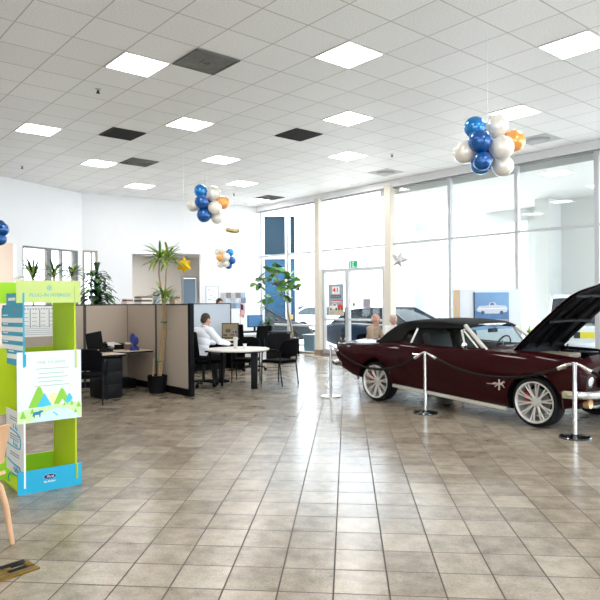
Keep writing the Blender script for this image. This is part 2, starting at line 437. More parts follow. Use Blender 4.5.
# hallway behind the opening
hd = 3.0; hz = hall[3] + .12
hA = CA + BD*hall[0] + bN*.15; hB = CA + BD*hall[1] + bN*.15
wall('wall_hall_left', hA, bN, hd, [], .1, M_WALL, -BD, hz); wall('wall_hall_right', hB + BD*1.8, bN, hd, [], .1, M_CREAM, BD, hz)
hE = hA + bN*hd
dl = hit(181, hE, BD); dr = hit(197.5, hE, BD); dt = zat(189, 276, (hE+BD*dl).y)
wall('wall_hall_end', hE, BD, hall[1]-hall[0]+1.8, [(dl, dr, 0, dt)], .1, M_CREAM, bN, hz)
hc = MB(); T = frame(hA, BD)
hc.box(((hall[1]-hall[0]+1.8)/2, hz+.05, -hd/2), (hall[1]-hall[0]+1.8, .1, hd), M_WALL, T=T); struct(hc.build('ceiling_hall', sharp=0))
hf = MB(); hf.box(((hall[1]-hall[0]+1.8)/2, -.05, -(hd-.15)/2), (hall[1]-hall[0]+1.8, .1, hd+.15), mat('hall_floor', srgb(160, 150, 138), .5), T=T); struct(hf.build('floor_hall', sharp=0))
hl = thing('ceiling_light', 'lit ceiling strip inside the hallway, just below the top of the opening', 'ceiling light', hA + BD*.9 + bN*1.0 + Vector((0, 0, hz)), math.atan2(BD.y, BD.x))
MB().box((0, 0, -.012), (1.3, .5, .02), mat('hall_diffuser', (1, 1, 1), .5, emit=((1, .97, .93), 14.0))).build('diffuser', hl)
mb = MB()
for s_ in (-1, 1): mb.box((s_*.665, 0, -.014), (.03, .56, .028), M_TRIM); mb.box((0, s_*.265, -.014), (1.3, .03, .028), M_TRIM)
mb.build('trim_frame', hl)
M_BGLASS = mat('blue_door_glass', srgb(150, 178, 205), .15)
T = frame(hE, BD); dr_ = bpy.data.objects.new('door_1', None); COL.objects.link(dr_); struct(dr_)
mb = MB()
for x in (dl+.04, dr-.04): mb.box((x, dt/2, .04), (.08, dt, .1), M_ALU, T=T)
mb.box(((dl+dr)/2, dt-.04, .04), (dr-dl-.16, .08, .1), M_ALU, T=T); mb.build('door_frame', dr_)
mb = MB(); mb.box(((dl+dr)/2, (dt-.08)/2, .03), (dr-dl-.18, dt-.1, .03), M_BGLASS, T=T); mb.build('door_pane', dr_)
# room seen through the left opening
o0 = CA + LD*(lop[0]) + lN*1.6
wall('wall_alcove', o0 - LD*.1, LD, lop[1]-lop[0]+1.6, [], .1, M_BEIGE, lN, lop[3]+.35)
wall('wall_alcove_side', CA + LD*(lop[0]-.02) + lN*.15, lN, 1.45, [], .08, M_BEIGE, -LD, lop[3]+.35)
mb = MB(); T = frame(CA + LD*lop[0] + lN*.15, LD); zz = 1 if T.to_3x3().col[2].dot(lN) > 0 else -1
mb.box(((lop[1]-lop[0])/2+.65, lop[3]+.3, zz*.75), (lop[1]-lop[0]+1.4, .1, 1.5), M_WALL, T=T); struct(mb.build('ceiling_alcove', sharp=0))
mb = MB(); mb.box(((lop[1]-lop[0])/2, -.05, zz*.72), (lop[1]-lop[0]+1.4, .1, 1.6), mat('alcove_floor', srgb(160, 150, 138), .5), T=T); struct(mb.build('floor_alcove', sharp=0))
# left and back windows
def window(name, A, D, side, hole, bars_v, bars_h, wide=.05, m=M_ALU):
    s0, s1, z0, z1 = hole; T = frame(A, D); sg = 1 if T.to_3x3().col[2].dot(side) > 0 else -1
    o = bpy.data.objects.new(name, None); COL.objects.link(o); struct(o); mb = MB(); zc = sg*.075
    for x in (s0+wide/2, s1-wide/2): mb.box((x, (z0+z1)/2, zc), (wide, z1-z0, .12), m, T=T)
    for z in (z0+wide/2, z1-wide/2): mb.box(((s0+s1)/2, z, zc), (s1-s0-2*wide, wide, .12), m, T=T)
    for x, w_ in bars_v: mb.box((x, (z0+z1)/2, zc), (w_, z1-z0-2*wide, .10), m, T=T)
    for z in bars_h: mb.box(((s0+s1)/2, z, zc), (s1-s0-2*wide, .03, .06), m, T=T)
    mb.build('window_frame', o)
    mb = MB(); mb.box(((s0+s1)/2, (z0+z1)/2, sg*.1), (s1-s0-2*wide, z1-z0-2*wide, .008), M_GLASS, T=T); mb.build('window_pane', o)
    return o
M_WFR = mat('grey_window_frame', srgb(118, 120, 120), .5)
window('window_1', CA, LD, lN, lwin, [(ls(50.5), .16), (ls(63), .05), (ls(76), .12)], [lz(40, 269)], m=M_WFR)
window('window_2', CA, BD, bN, bwin, [(bs(92), .05)], [bz(90, 270)], .06, m=mat('taupe_window_frame', srgb(168, 158, 142), .5))

for k, r in enumerate(ADDED_REAR_WIN): window('window_%d' % (40+k), Vector((LC.x, -5, 0)), Vector((1, 0, 0)), Vector((0, -1, 0)), r, [((r[0]+r[1])/2, .07)], [2.6], .06)  # added rear windows behind the camera, there for extra daylight
for k, r in enumerate(ADDED_RIGHT_WIN): window('window_%d' % (50+k), Vector((RC.x, -5, 0)), Vector((0, 1, 0)), Vector((1, 0, 0)), r, [((r[0]+r[1])/2, .07)], [3.1], .06)  # added right-hand windows out of view, there to bounce daylight onto the ceiling
# ------------------------------------------------------------------ window wall
GT = 4.625; RAIL = 3.11
wend = 13.5
def T_w(px): return hit(px, P0, WD)                 # signed distance (positive = away to the left)
TWL = T_w(260)
TW = frame(P0, -WD)                                # local x runs towards the right/near end, y up
sg = 1 if TW.to_3x3().col[2].dot(WN) > 0 else -1   # sg*z = outwards
def wx(px): return -T_w(px)
mb = MB(); mb.box(((wend-TWL)/2, (GT+CEIL)/2, sg*.0), (wend+TWL, CEIL-GT, .24), M_WALL, T=TW); struct(mb.build('wall_window', sharp=0))
mb = MB(); mb.box(((wend-TWL)/2, GT-.02, 0), (wend+TWL, .04, .10), mat('dark_head_rail', srgb(150, 152, 154), .5), T=TW)
mb.box(((wend-TWL)/2, .03, 0), (wend+TWL, .06, .10), mat('sill_rail', srgb(150, 146, 140), .5), T=TW); struct(mb.build('trim_1', sharp=0))
posts = [(262.5, .10), (289, .08), (451, .08), (518, .08), (598.5, .10)]
xs_all = sorted([wx(p) for p, _ in posts] + [wx(320), wx(389)])
step = 1.85; x = wx(598.5)
extra = []
while x + step < wend: x += step; extra.append(x)
mb = MB()
for p, w_ in posts: mb.box((wx(p), GT/2, 0), (w_, GT-.08, .11), M_ALU, T=TW)
for x in extra: mb.box((x, GT/2, 0), (.08, GT-.08, .11), M_ALU, T=TW)
struct(mb.build('trim_2', sharp=0))
mb = MB()
for p in (321.6, 392.2): 
    mb.box((wx(p), GT/2+.06, -sg*.08), (.20, GT-.02, .22), M_POST, T=TW); mb.box((wx(p), .08, -sg*.08), (.23, .16, .25), mat('post_base', srgb(150, 130, 112), .6), T=TW)
struct(mb.build('trim_3', sharp=0))
bays = sorted([wx(p) for p, _ in posts] + [wx(320.5), wx(389.5)] + extra)
mb = MB(); mb.box(((wend-TWL)/2, RAIL, 0), (wend+TWL, .055, .09), M_ALU, T=TW)
for a, b in zip(bays[:2], bays[1:3]):
    mb.box(((a+b)/2, .86, 0), (b-a-.1, .06, .09), M_ALU, T=TW)
struct(mb.build('trim_4', sharp=0))
for i, (a, b) in enumerate(zip(bays[:-1], bays[1:])):
    o = MB().box(((a+b)/2, GT/2, sg*.01), (b-a-.06, GT-.08, .008), M_GLASS, T=TW).build('window_%d' % (i+4), sharp=0) if abs(a-wx(320.5)) > .01 else \
        MB().box(((a+b)/2, (2.5+GT)/2, sg*.01), (b-a-.2, GT-2.58, .008), M_GLASS, T=TW).build('window_%d' % (i+4), sharp=0)
    struct(o)
# glazed door between the two cream posts
dA, dB = wx(320.5)+.13, wx(389.5)-.13; dm = wx(348)
d2 = bpy.data.objects.new('door_2', None); COL.objects.link(d2); struct(d2)
mb = MB()
mb.box(((dA+dB)/2, 2.50, 0), (dB-dA, .10, .12), M_ALU, T=TW)
for x in (dA+.04, dB-.04): mb.box((x, 1.25, 0), (.08, 2.4, .11), M_ALU, T=TW)
mb.box((dm, 1.25, 0), (.13, 2.4, .11), M_ALU, T=TW)
for a, b in ((dA, dm), (dm, dB)):
    mb.box(((a+b)/2, 1.07, 0), (b-a-.1, .055, .09), M_ALU, T=TW); mb.box(((a+b)/2, .12, 0), (b-a-.1, .12, .09), M_ALU, T=TW)
mb.build('door_frame', d2)
mb = MB()
for a, b in ((dA, dm), (dm, dB)): mb.box(((a+b)/2, 1.25, sg*.01), (b-a-.15, 2.38, .008), M_GLASS, T=TW)
mb.build('door_pane', d2)
mb = MB(); mb.tube([(dm-.03, .95, -sg*.06), (dm-.03, .95, -sg*.10), (dm-.03, 1.40, -sg*.10), (dm-.03, 1.40, -sg*.06)], .013, M_BLACKM, T=TW); mb.build('door_handle', d2)

# ------------------------------------------------------------------ outside: ground, covered drive
M_CONC = mat('pale_concrete', srgb(214, 213, 210), .8, var=.05, vscale=2)
M_EXT = mat('outside_render', srgb(210, 212, 210), .85)
go = MB(); T = TW
go.box((2, -.12, sg*(30.0)), (90, .1, 59.75), M_CONC, T=T); struct(go.build('floor_outside', sharp=0))
gl = MB(); gl.prism([(-70, -60), (70, -60), (70, 70), (-70, 70)], .1, M_CONC, z0=-.28); struct(gl.build('floor_yard', sharp=0))
SOF = 4.45; XD = 5.3
so_ = MB()
xl, xr = wx(378), wend
so_.box(((xl+xr)/2, SOF+.15, sg*(.13+XD/2)), (xr-xl, .3, XD), M_EXT, T=T); struct(so_.build('ceiling_outside', sharp=0))
def ox(px): 
    A = P0 + WN*XD; return -hit(px, A, WD)
ot = SOF - .35
wo = MB()
for a, b in ((ox(410), ox(441)), (ox(528), ox(559))): wo.box(((a+b)/2, SOF/2, sg*(XD+.2)), (b-a, SOF+.3, .4), M_EXT, T=T)
wo.box(((ox(410)+ox(559))/2, SOF-.15, sg*(XD+.2)), (ox(559)-ox(410), .5, .4), M_EXT, T=T)
wo.box((ox(410)+.15, SOF/2, sg*(XD-.6)), (.3, SOF+.3, 1.2), M_EXT, T=T)
a = ox(559); wo.box((a+.2, SOF/2, sg*(XD-.7)), (.4, SOF+.3, 1.4), M_EXT, T=T)
wo.box((a+2.0, SOF/2, sg*(XD-.5)), (3.6, SOF+.3, .3), M_EXT, T=T)
struct(wo.build('wall_outside', sharp=0))
GO = 'square lit panels in the soffit outside the glass'
def soffit_light(px, py, lab):
    p = G(px, py, SOF)
    t = thing('soffit_light', lab, 'ceiling light', p, group=GO)
    m = Matrix.Translation(p) @ CROT.to_4x4()
    MB().box((0, 0, .002), (.56, .56, .006), mat('soffit_diffuser', (1, 1, 1), .5, emit=((1, 1, 1), 5.0))).build('diffuser', t)
    mb = MB()
    for s_ in (-1, 1): mb.box((s_*.29, 0, .004), (.02, .6, .01), M_TRIM); mb.box((0, s_*.29, .004), (.56, .02, .01), M_TRIM)
    mb.build('trim_frame', t); t.matrix_world = m
for px, py, lab in ((430, 195, 'upper of two lit soffit panels outside the glass bay right of the silver star'),
                    (420, 209.5, 'lower of two lit soffit panels outside the glass bay right of the silver star'),
                    (556, 173, 'lit soffit panel outside, right of the big balloon cluster, largest in the right glass bay'),
                    (470, 199, 'lit soffit panel outside in the glass bay under the big balloon cluster')):
    soffit_light(px, py, lab)
# tinted glass wing beyond the left end of the window wall
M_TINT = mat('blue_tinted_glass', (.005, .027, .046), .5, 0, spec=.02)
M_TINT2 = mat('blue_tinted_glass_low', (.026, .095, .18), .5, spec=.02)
wa = W(262.5) + WN*.3; oa = -(-WD)
wing = bpy.data.objects.new('window_3', None); COL.objects.link(wing); struct(wing)
Y0 = 25.0
pa, pb, pc = P(262.5, 300, Y0), P(286, 300, Y0), P(296.5, 300, Y0)
zt, zr, zb_ = zat(275, 216, Y0), zat(275, 257, Y0), 0
mb = MB()
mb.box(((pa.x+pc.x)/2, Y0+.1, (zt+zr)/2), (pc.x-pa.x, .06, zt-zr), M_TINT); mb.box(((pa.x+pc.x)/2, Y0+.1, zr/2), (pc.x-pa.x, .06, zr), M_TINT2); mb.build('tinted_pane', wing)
mb = MB()
for x, w_ in ((pa.x, .2), (pb.x+.06, .16), (pc.x, .12)): mb.box((x, Y0, zt/2), (w_, .2, zt), M_WHITE)
mb.box(((pa.x+pc.x)/2, Y0, zr), (pc.x-pa.x, .16, .16), M_WHITE); mb.box(((pa.x+pc.x)/2, Y0, zt+.05), (pc.x-pa.x+.2, .2, .14), M_WHITE); mb.build('white_mullions', wing)
# ------------------------------------------------------------------ classic convertible
car_f, car_r = F(535, 427.5), F(376, 401)
CU = (car_f - car_r).normalized(); CLf = Vector((-CU.y, CU.x, 0))
CC = (car_f + car_r)/2 + CLf*.82
WB = 2.743/2
M_PAINT = mat('burgundy_paint', (.023, .0007, .0019), .5, 0, coat=.36, spec=.03)
M_TOP = mat('black_soft_top', (.0055, .0053, .0055), .8, bump=.12, vscale=180, spec=.2)
M_INT = mat('dark_interior', (.009, .009, .010), .6, spec=.3)
M_TYRE = mat('tyre_rubber', (.006, .006, .0065), .75, spec=.25)
M_RIM = mat('silver_alloy', (.72, .70, .67), .3, .6)
M_RED = mat('red_caliper', (.55, .02, .015), .4)
M_CARGL = glass('car_glass', (.80, .88, .88), .7)
M_LENS = mat('headlight_lens', srgb(225, 225, 220), .08, .2)
car = thing('classic_car', 'burgundy classic convertible with black soft top and raised hood behind stanchions', 'car', (CC.x, CC.y, 0), math.atan2(CU.y, CU.x))
def itp(x, xs, ys): return float(np.interp(x, xs, ys))
KX = [-2.36, -2.28, -2.0, -1.37, -0.9, 0, .7, 1.37, 1.77, 1.92, 2.00]
KW = [.76, .80, .835, .862, .866, .866, .866, .862, .84, .81, .77]
KS = [.86, .885, .90, .925, .945, .91, .925, .905, .87, .835, .78]
KB = [.52, .44, .36, .29, .265, .22, .18, .19, .27, .34, .40]
def catmull(pts, n):
    out = []
    for i in range(len(pts)-1):
        p0, p1, p2, p3 = pts[max(i-1, 0)], pts[i], pts[i+1], pts[min(i+2, len(pts)-1)]
        for k in range(n):
            t = k/n
            out.append(tuple(.5*((2*b) + (-a+c)*t + (2*a-5*b+4*c-d)*t*t + (-a+3*b-3*c+d)*t**3) for a, b, c, d in zip(p0, p1, p2, p3)))
    out.append(pts[-1]); return out
def ring(x):
    w, zs, zb = itp(x, KX, KW), itp(x, KX, KS), itp(x, KX, KB)
    f = (zs-zb)/.64; sc = .02*max(0, 1-abs(x-.05)/.95)
    key = [(.55*w, zb), (w-.12, zb), (w-.045, zb+.035*f), (w-.012-sc, zb+.16*f), (w-sc*.6, zb+.31*f), (w-.002, zb+.42*f),
           (w-.012, zb+.50*f), (w-.045, zb+.58*f), (w-.08, zs-.012), (w-.13, zs), (.5*w, zs+.03), (.25*w, zs+.045)]
    half = catmull(key, 3)
    rake = lambda z: itp(z, [.35, .7, .9], [-.04, .02, .05])*max(0, (x-1.55)/.45) - itp(z, [.35, .75, .9], [-.12, .04, .02])*max(0, (-x-1.7)/.6)
    r = [(x + rake(z), -y, z) for y, z in half] + [(x + rake(z), y, z) for y, z in half[::-1]]
    return r
def body_mesh():
    xs = sorted(set([round(v, 3) for v in np.linspace(-2.2, 1.86, 50)] + [-2.36, -2.33, -2.28, 1.9, 1.95, 1.98, 2.0]))
    mb = MB(); mb.mi(M_PAINT); mb.mi(M_BLACK); mb.loft([ring(x) for x in xs], M_PAINT)
    b = mb.build('tmp_body', sharp=0)
    cut = []
    for sx in (-1, 1):
        for sy in (-1, 1):
            c = MB(); c.mi(M_PAINT); c.cyl((sx*WB, sy*.50, .315), (sx*WB, sy*1.0, .315), .365, M_BLACK, n=48); cut.append(c.build('tmp_cut'))
    c = MB(); c.mi(M_PAINT); c.box((-.25, 0, .90), (1.62, 1.36, .9), M_BLACK); cut.append(c.build('tmp_cut'))
    c = MB(); c.mi(M_PAINT); c.box((1.40, 0, .90), (.90, 1.16, .9), M_BLACK); cut.append(c.build('tmp_cut'))
    for c in cut:
        m = b.modifiers.new('b', 'BOOLEAN'); m.operation = 'DIFFERENCE'; m.object = c; m.solver = 'EXACT'
    dg = bpy.context.evaluated_depsgraph_get(); dg.update()
    me = bpy.data.meshes.new_from_object(b.evaluated_get(dg)); me.name = 'car_body'
    for p in me.polygons: p.use_smooth = True
    me.set_sharp_from_angle(angle=R(32))
    for o in cut + [b]: bpy.data.objects.remove(o)
    return me
meshobj('body', body_mesh(), car)
M_BUMP = mat('bumper_chrome', (.75, .75, .75), .24, 1.0)
M_ALTRIM = mat('bright_trim', (.80, .78, .72), .3, .7)
# wheel arch lips, sill trim, side sculpture
for sx in (-1, 1):
    for sy in (-1, 1):
        MB().tube([(sx*WB + .372*math.cos(R(a)), sy*(itp(sx*WB + .372*math.cos(R(a)), KX, KW)-.006-.03*max(0, math.sin(R(a))-.85)), .315+.372*math.sin(R(a))) for a in range(-5, 186, 8)], .012, M_PAINT, 6).build('wheel_arch_lip', car)
for sy in (-1, 1):
    MB().box((0, sy*.835, .292), (1.98, .045, .05), M_ALTRIM, .012, T=Matrix.Translation((0, 0, .238)) @ Matrix.Rotation(R(3.1), 4, 'Y') @ Matrix.Translation((0, 0, -.292))).build('sill_trim', car)
    mb = MB(); mb.tube([(-.80, sy*.864, .74), (-.84, sy*.869, .68), (-.78, sy*.866, .60), (-.62, sy*.855, .47), (-.3, sy*.846, .455), (.3, sy*.842, .455), (.85, sy*.855, .47)], [.006, .010, .011, .011, .010, .009, .004], M_PAINT, 8)
    mb.build('side_sculpture', car)
    mb = MB()
    for xx in (-.66, .64): MB().tube([(xx, sy*.842, .34), (xx, sy*.866, .57), (xx, sy*.862, .70), (xx, sy*.83, .82), (xx, sy*.80, .895)], .004, M_BLACK, 5).build('door_seam', car)
    mb = MB(); mb.tube([(-.56, sy*.835, .80), (-.55, sy*.865, .802), (-.42, sy*.868, .805), (-.40, sy*.835, .805)], .011, M_CHROME, 8); mb.ell((-.44, sy*.855, .775), (.012, .012, .012), M_CHROME); mb.build('door_handle', car)
# fender emblem: a running horse over three bars
horse = [(-.075, .012), (-.06, .022), (-.03, .018), (.0, .018), (.03, .024), (.05, .040), (.066, .042), (.078, .028), (.070, .022), (.058, .026), (.046, .006), (.062, -.010), (.074, -.030), (.066, -.032), (.048, -.012), (.03, -.006),
         (-.01, -.008), (-.03, -.02), (-.055, -.034), (-.060, -.028), (-.042, -.012), (-.046, -.002), (-.07, .004), (-.09, .006)]
for sy in (-1, 1):
    T = frame((.90, sy*.864, .495), (1, 0, 0))
    mb = MB(); zz = .006 if sy < 0 else -.006
    mb.prism([(x*1.15, y*1.15) for x, y in horse], zz, M_CHROME, T=T, z0=zz*.5)
    mb.prism([(-.012, -.075), (.012, -.075), (.012, .075), (-.012, .075)], zz*.6, M_CHROME, T=T)
    mb.prism([(-.19, -.008), (-.06, -.008), (-.06, .003), (-.19, .003)], zz*.6, M_CHROME, T=T); mb.build('fender_emblem', car)
# wheels
tyre = MB(); Tw = Matrix.Rotation(PI/2, 4, 'X')   # axis z -> -y (outer face towards -y)
tyre.lathe([(.255, -.105), (.275, -.115), (.300, -.105), (.312, -.08), (.314, 0), (.312, .08), (.300, .105), (.275, .115), (.255, .105), (.25, 0), (.255, -.105)], M_TYRE, 48, Tw)
rim = MB()
rim.lathe([(.262, .108), (.262, .118), (.250, .120), (.238, .108), (.232, .085), (.225, -.10), (.235, -.1), (.248, .06), (.256, .10), (.262, .108)], M_RIM, 48, Tw)
rim.lathe([(0, .095), (.03, .095), (.034, .085), (.06, .078), (.075, .055), (.06, .03), (0, .03)], M_RIM, 28, Tw)
for k in range(10):
    for dd in (-5.2, 5.2):
        a = R(k*36 + 9); b = R(k*36 + 9 + dd)
        p0 = Vector((.045*math.cos(a), -.064, .045*math.sin(a))); p1 = Vector((.235*math.cos(b), -.094, .235*math.sin(b)))
        rim.tube([p0, p0.lerp(p1, .5) + Vector((0, -.006, 0)), p1], [.013, .0115, .012], M_RIM, 6)
for k in range(5):
    a = R(k*72); rim.cyl((.042*math.cos(a), -.08, .042*math.sin(a)), (.042*math.cos(a), -.094, .042*math.sin(a)), .007, M_STEEL, n=6)
tw = tyre.build('wheel', car); rm = rim.build('rim', tw)
mb = MB(); mb.lathe([(.02, .03), (.165, .03), (.165, .005), (.02, .005)], mat('brake_disc', (.3, .3, .3), .35, 1), 36, Tw); mb.build('brake_disc', tw)
mb = MB(); mb.box((-.135, -.02, .045), (.06, .07, .14), M_RED, .014); mb.build('brake_caliper', tw)
first = True
for sx in (1, -1):
    for sy in (-1, 1):
        o = tw if first else tw.copy()
        if not first:
            COL.objects.link(o)
            for ch in [c for c in bpy.data.objects if c.parent == tw]:
                c = ch.copy(); COL.objects.link(c); c.parent = o
        o.location = (sx*WB, sy*.725, .314); o.rotation_euler = (0, 0, 0 if sy < 0 else PI); first = False
# soft top
TX = [.24, .20, .10, -.2, -.5, -.72, -.80, -.92, -1.08, -1.28, -1.46, -1.52]
TL = [1.215, 1.205, 1.195, 1.185, 1.18, 1.165, 1.14, .97, .945, .945, .945, .94]
TZ = [1.238, 1.262, 1.288, 1.315, 1.32, 1.312, 1.305, 1.285, 1.235, 1.12, .985, .94]
TWd = [.585, .60, .615, .635, .645, .66, .69, .715, .715, .70, .68, .66]
rows = []
for x, zl, zt_, wd in zip(TX, TL, TZ, TWd):
    sh = max(min(zt_-.035, zl+.30), zl)
    wt = wd - .08*(sh-zl)/.3 if zt_ > zl+.1 else wd-.02
    key = [(-wd, zl), (-(wd+wt)/2, (zl+sh)/2), (-wt, sh), (-wt*.82, zt_-.012), (-wt*.4, zt_), (0, zt_+.004), (wt*.4, zt_), (wt*.82, zt_-.012), (wt, sh), ((wd+wt)/2, (zl+sh)/2), (wd, zl)]
    rows.append([(x, y, z) for y, z in catmull(key, 3)])
mb = MB(); mb.loft(rows, M_TOP, closed=False, caps=False)
o = mb.build('soft_top', car, sharp=60); md = o.modifiers.new('s', 'SOLIDIFY'); md.thickness = .022; md.offset = -1
# windscreen
WS = [(.60, .70, .905), (.17, .575, 1.222)]
def wsp(v, u):   # v 0 base..1 top ; u -1..1
    x = .60 + (.17-.60)*v + .10*(1-u*u)*(1-.4*v); y = u*(.70 + (.575-.70)*v); z = .905 + (1.225-.905)*v + .012*(1-u*u); return (x, y, z)
mb = MB(); mb.loft([[wsp(v, u) for u in np.linspace(-1, 1, 13)] for v in np.linspace(.02, .80, 5)], M_CARGL, closed=False, caps=False)
mb.loft([[wsp(v, u) for u in np.linspace(-1, 1, 13)] for v in np.linspace(.80, 1, 3)], glass('tint_band', (.30, .55, .85), 1.0), closed=False, caps=False)
mb.build('windscreen', car, weld=True)
mb = MB()
for s_ in (-1, 1): mb.tube([wsp(v, s_) for v in np.linspace(-.03, 1.02, 8)], .031, M_ALTRIM, 8)
mb.tube([wsp(1.0, u) for u in np.linspace(-1, 1, 13)], .018, M_CHROME, 8); mb.tube([wsp(0, u) for u in np.linspace(-1, 1, 13)], .012, M_BLACK, 8)
mb.build('windscreen_frame', car)
for s_ in (-1, 1):
    mb = MB(); y0, y1 = s_*.755, s_*.635
    pane = lambda pts: [(x, y0 + (y1-y0)*(z-.90)/.30, z) for x, z in pts]
    mb.add(pane([(-.70, .91), (.28, .91), (.10, 1.18), (-.62, 1.165)]), [[0, 1, 2, 3]], M_CARGL, False); mb.build('door_window', car)
    mb = MB(); mb.add(pane([(-.93, .93), (-.735, .92), (-.66, 1.15), (-.74, 1.12)]), [[0, 1, 2, 3]], M_CARGL, False); mb.build('quarter_window', car)
    MB().tube(pane([(-.72, .90), (-.65, 1.175)]), .017, M_ALTRIM, 6).build('rear_window_post', car)
    mb = MB(); mb.tube(pane([(.28, .90), (.27, .96), (.155, 1.17)]), .017, M_ALTRIM, 6)
    mb.tube(pane([(.30, .915), (.52, .915), (.20, 1.16)]), .013, M_ALTRIM, 6); mb.build('vent_window_frame', car)
    mb = MB(); mb.add(pane([(.30, .92), (.52, .92), (.21, 1.16)]), [[0, 1, 2]], M_CARGL, False); mb.build('vent_window', car)
    mb = MB(); mb.tube([(x, s_*(itp(x, KX, KW)-.105), itp(x, KX, KS)+.012) for x in np.linspace(-.95, .62, 14)], .011, M_PAINT, 6); mb.build('belt_moulding', car)
# cabin
def bucket(x, y, wd, name):
    mb = MB(); mb.box((x, y, .58), (.50, wd, .18), M_INT, .05, seg=3)
    T = Matrix.Translation((x-.27, y, .84)) @ Matrix.Rotation(R(-14), 4, 'Y'); mb.box((0, 0, 0), (.15, wd, .56), M_INT, .05, T=T, seg=3); mb.build(name, car)
bucket(-.22, -.34, .52, 'bucket_seat'); bucket(-.22, .34, .52, 'bucket_seat'); bucket(-.82, 0, 1.18, 'rear_seat')
mb = MB(); mb.box((.46, 0, .80), (.22, 1.34, .20), M_INT, .05); mb.box((.36, .36, .86), (.10, .36, .10), M_INT, .03); mb.build('dashboard', car)
mb = MB(); c = Vector((.14, .36, .885)); T = Matrix.Translation(c) @ Matrix.Rotation(R(-68), 4, 'Y')
mb.tube([(.185*math.cos(a), .185*math.sin(a), 0) for a in np.linspace(0, 2*PI, 33)[:-1]], .012, M_BLACK, 8, T=T, closed=True)
for a in (0, 120, 240): mb.tube([(0, 0, -.03), (.185*math.cos(R(a+90)), .185*math.sin(R(a+90)), 0)], .009, M_STEEL, 6, T=T)
mb.tube([(0, 0, -.03), (0, 0, -.25)], .03, M_BLACK, 10, T=T); mb.build('steering_wheel', car)
mb = MB(); mb.tube([(.27, 0, 1.225), (.24, 0, 1.17)], .008, M_CHROME, 6); mb.box((.22, 0, 1.15), (.025, .22, .06), M_BLACK, .01); mb.build('rear_view_mirror', car)
mb = MB(); mb.tube([(.38, -.81, .90), (.38, -.86, .955)], .010, M_CHROME, 6); mb.ell((.37, -.88, .975), (.03, .055, .045), M_CHROME); mb.build('door_mirror', car)
# raised hood, hinged at the cowl
hx, hz_, ha = .95, .930, 42.0
TH = Matrix.Translation((hx, 0, hz_)) @ Matrix.Rotation(R(-ha), 4, 'Y')
hs = [(0, .60, 0), (.14, .605, .012), (.46, .61, .02), (.84, .605, .018), (1.04, .60, .006), (1.16, .585, -.02), (1.24, .55, -.055)]
def hp(s_, hw, t, u): return (s_ + (.09*(1-u*u) if s_ > 1.0 else .09*(1-u*u)*max(0, s_-.5)/.5), u*hw, t + .03*(1-u*u) + (.02 if abs(u) < .35 else 0))
us = np.linspace(-1, 1, 15)
mb = MB(); mb.loft([[hp(*a, u) for u in us] for a in hs], M_PAINT, closed=False, caps=False, T=TH)
hood = mb.build('hood', car, sharp=50); md = hood.modifiers.new('s', 'SOLIDIFY'); md.thickness = .012; md.offset = 0
mb = MB(); low = [[(x, y*.97, z-.022) for x, y, z in [hp(*a, u) for u in us]] for a in hs]
mb.loft(low, M_BLACK, closed=False, caps=False, T=TH)
for y0 in (-.5, -.17, .17, .5): mb.tube([(.06, y0, -.008), (.56, y0*.96, .014), (1.08, y0*.9, -.004)], .03, M_BLACK, 6, T=TH)
for s_ in (.08, .58, 1.06): mb.tube([(s_, -.52, -.008), (s_, 0, .004), (s_, .52, -.008)], .028, M_BLACK, 6, T=TH)
mb.build('hood_underside', hood)
for s_ in (-1, 1):
    mb = MB(); mb.tube([(1.05, s_*.57, .86), (.99, s_*.57, .95), (1.08, s_*.56, 1.03)], .012, M_BLACKM, 6)
    mb.tube([(1.05+.012*math.cos(k), s_*.57+.012*math.sin(k), .86+.1*k/40) for k in np.linspace(0, 40, 90)], .004, M_BLACKM, 5); mb.build('hood_hinge', car)
mb = MB(); mb.cyl((1.70, .48, .86), TH @ Vector((.85, .5, -.01)), .007, M_BLACKM, n=8); mb.build('hood_prop', car)
mb = MB(); mb.box((1.40, 0, .62), (.62, .42, .34), mat('engine_blue', (.02, .06, .16), .35, .4), .05); mb.box((1.40, .22, .76), (.56, .14, .07), M_STEEL, .02); mb.box((1.40, -.22, .76), (.56, .14, .07), M_STEEL, .02)
mb.build('engine', car)
MB().box((1.30, -.10, .865), (.44, .30, .06), mat('tan_air_box', srgb(150, 138, 118), .6), .015).build('air_cleaner', car)
mb = MB(); mb.box((1.80, 0, .83), (.09, 1.12, .05), M_BLACKM, .01); mb.tube([(.92, -.52, .86), (1.5, -.54, .87)], .014, M_STEEL, 8); mb.tube([(.92, .52, .86), (1.5, .54, .87)], .014, M_STEEL, 8)
mb.box((1.15, .45, .82), (.2, .16, .14), M_BLACK, .02); mb.tube([(1.55, .2, .86), (1.7, .3, .87), (1.79, .3, .82)], .03, M_BLACK, 8); mb.build('engine_bay_fittings', car)
# front end
for s_ in (-1, 1):
    mb = MB(); T = Matrix.Translation((1.935, s_*.665, .64)) @ Matrix.Rotation(PI/2, 4, 'Y')
    mb.lathe([(.105, .0), (.105, .05), (.095, .062), (.088, .055)], M_CHROME, 28, T); mb.lathe([(.088, .055), (.06, .075), (0, .085)], M_LENS, 28, T); mb.build('headlight', car)
    mb = MB(); T = Matrix.Translation((1.95, s_*.62, .345)) @ Matrix.Rotation(PI/2, 4, 'Y'); mb.lathe([(0, .02), (.04, .02), (.055, .03), (.06, .02), (.06, -.04)], mat('amber_lens', srgb(214, 170, 120), .2, .5), 20, T); mb.build('parking_lamp', car)
mb = MB()
mb.loft([[(x + dx, y, z) for dx, z in ((-.02, .42), (.03, .425), (.045, .455), (.04, .49), (.0, .51), (-.03, .49))] for x, y in
         [(1.79, -.885), (1.90, -.875), (2.00, -.82), (2.05, -.70), (2.08, -.4), (2.095, 0), (2.08, .4), (2.05, .70), (2.00, .82), (1.90, .875), (1.79, .885)]], M_BUMP); mb.build('front_bumper', car)
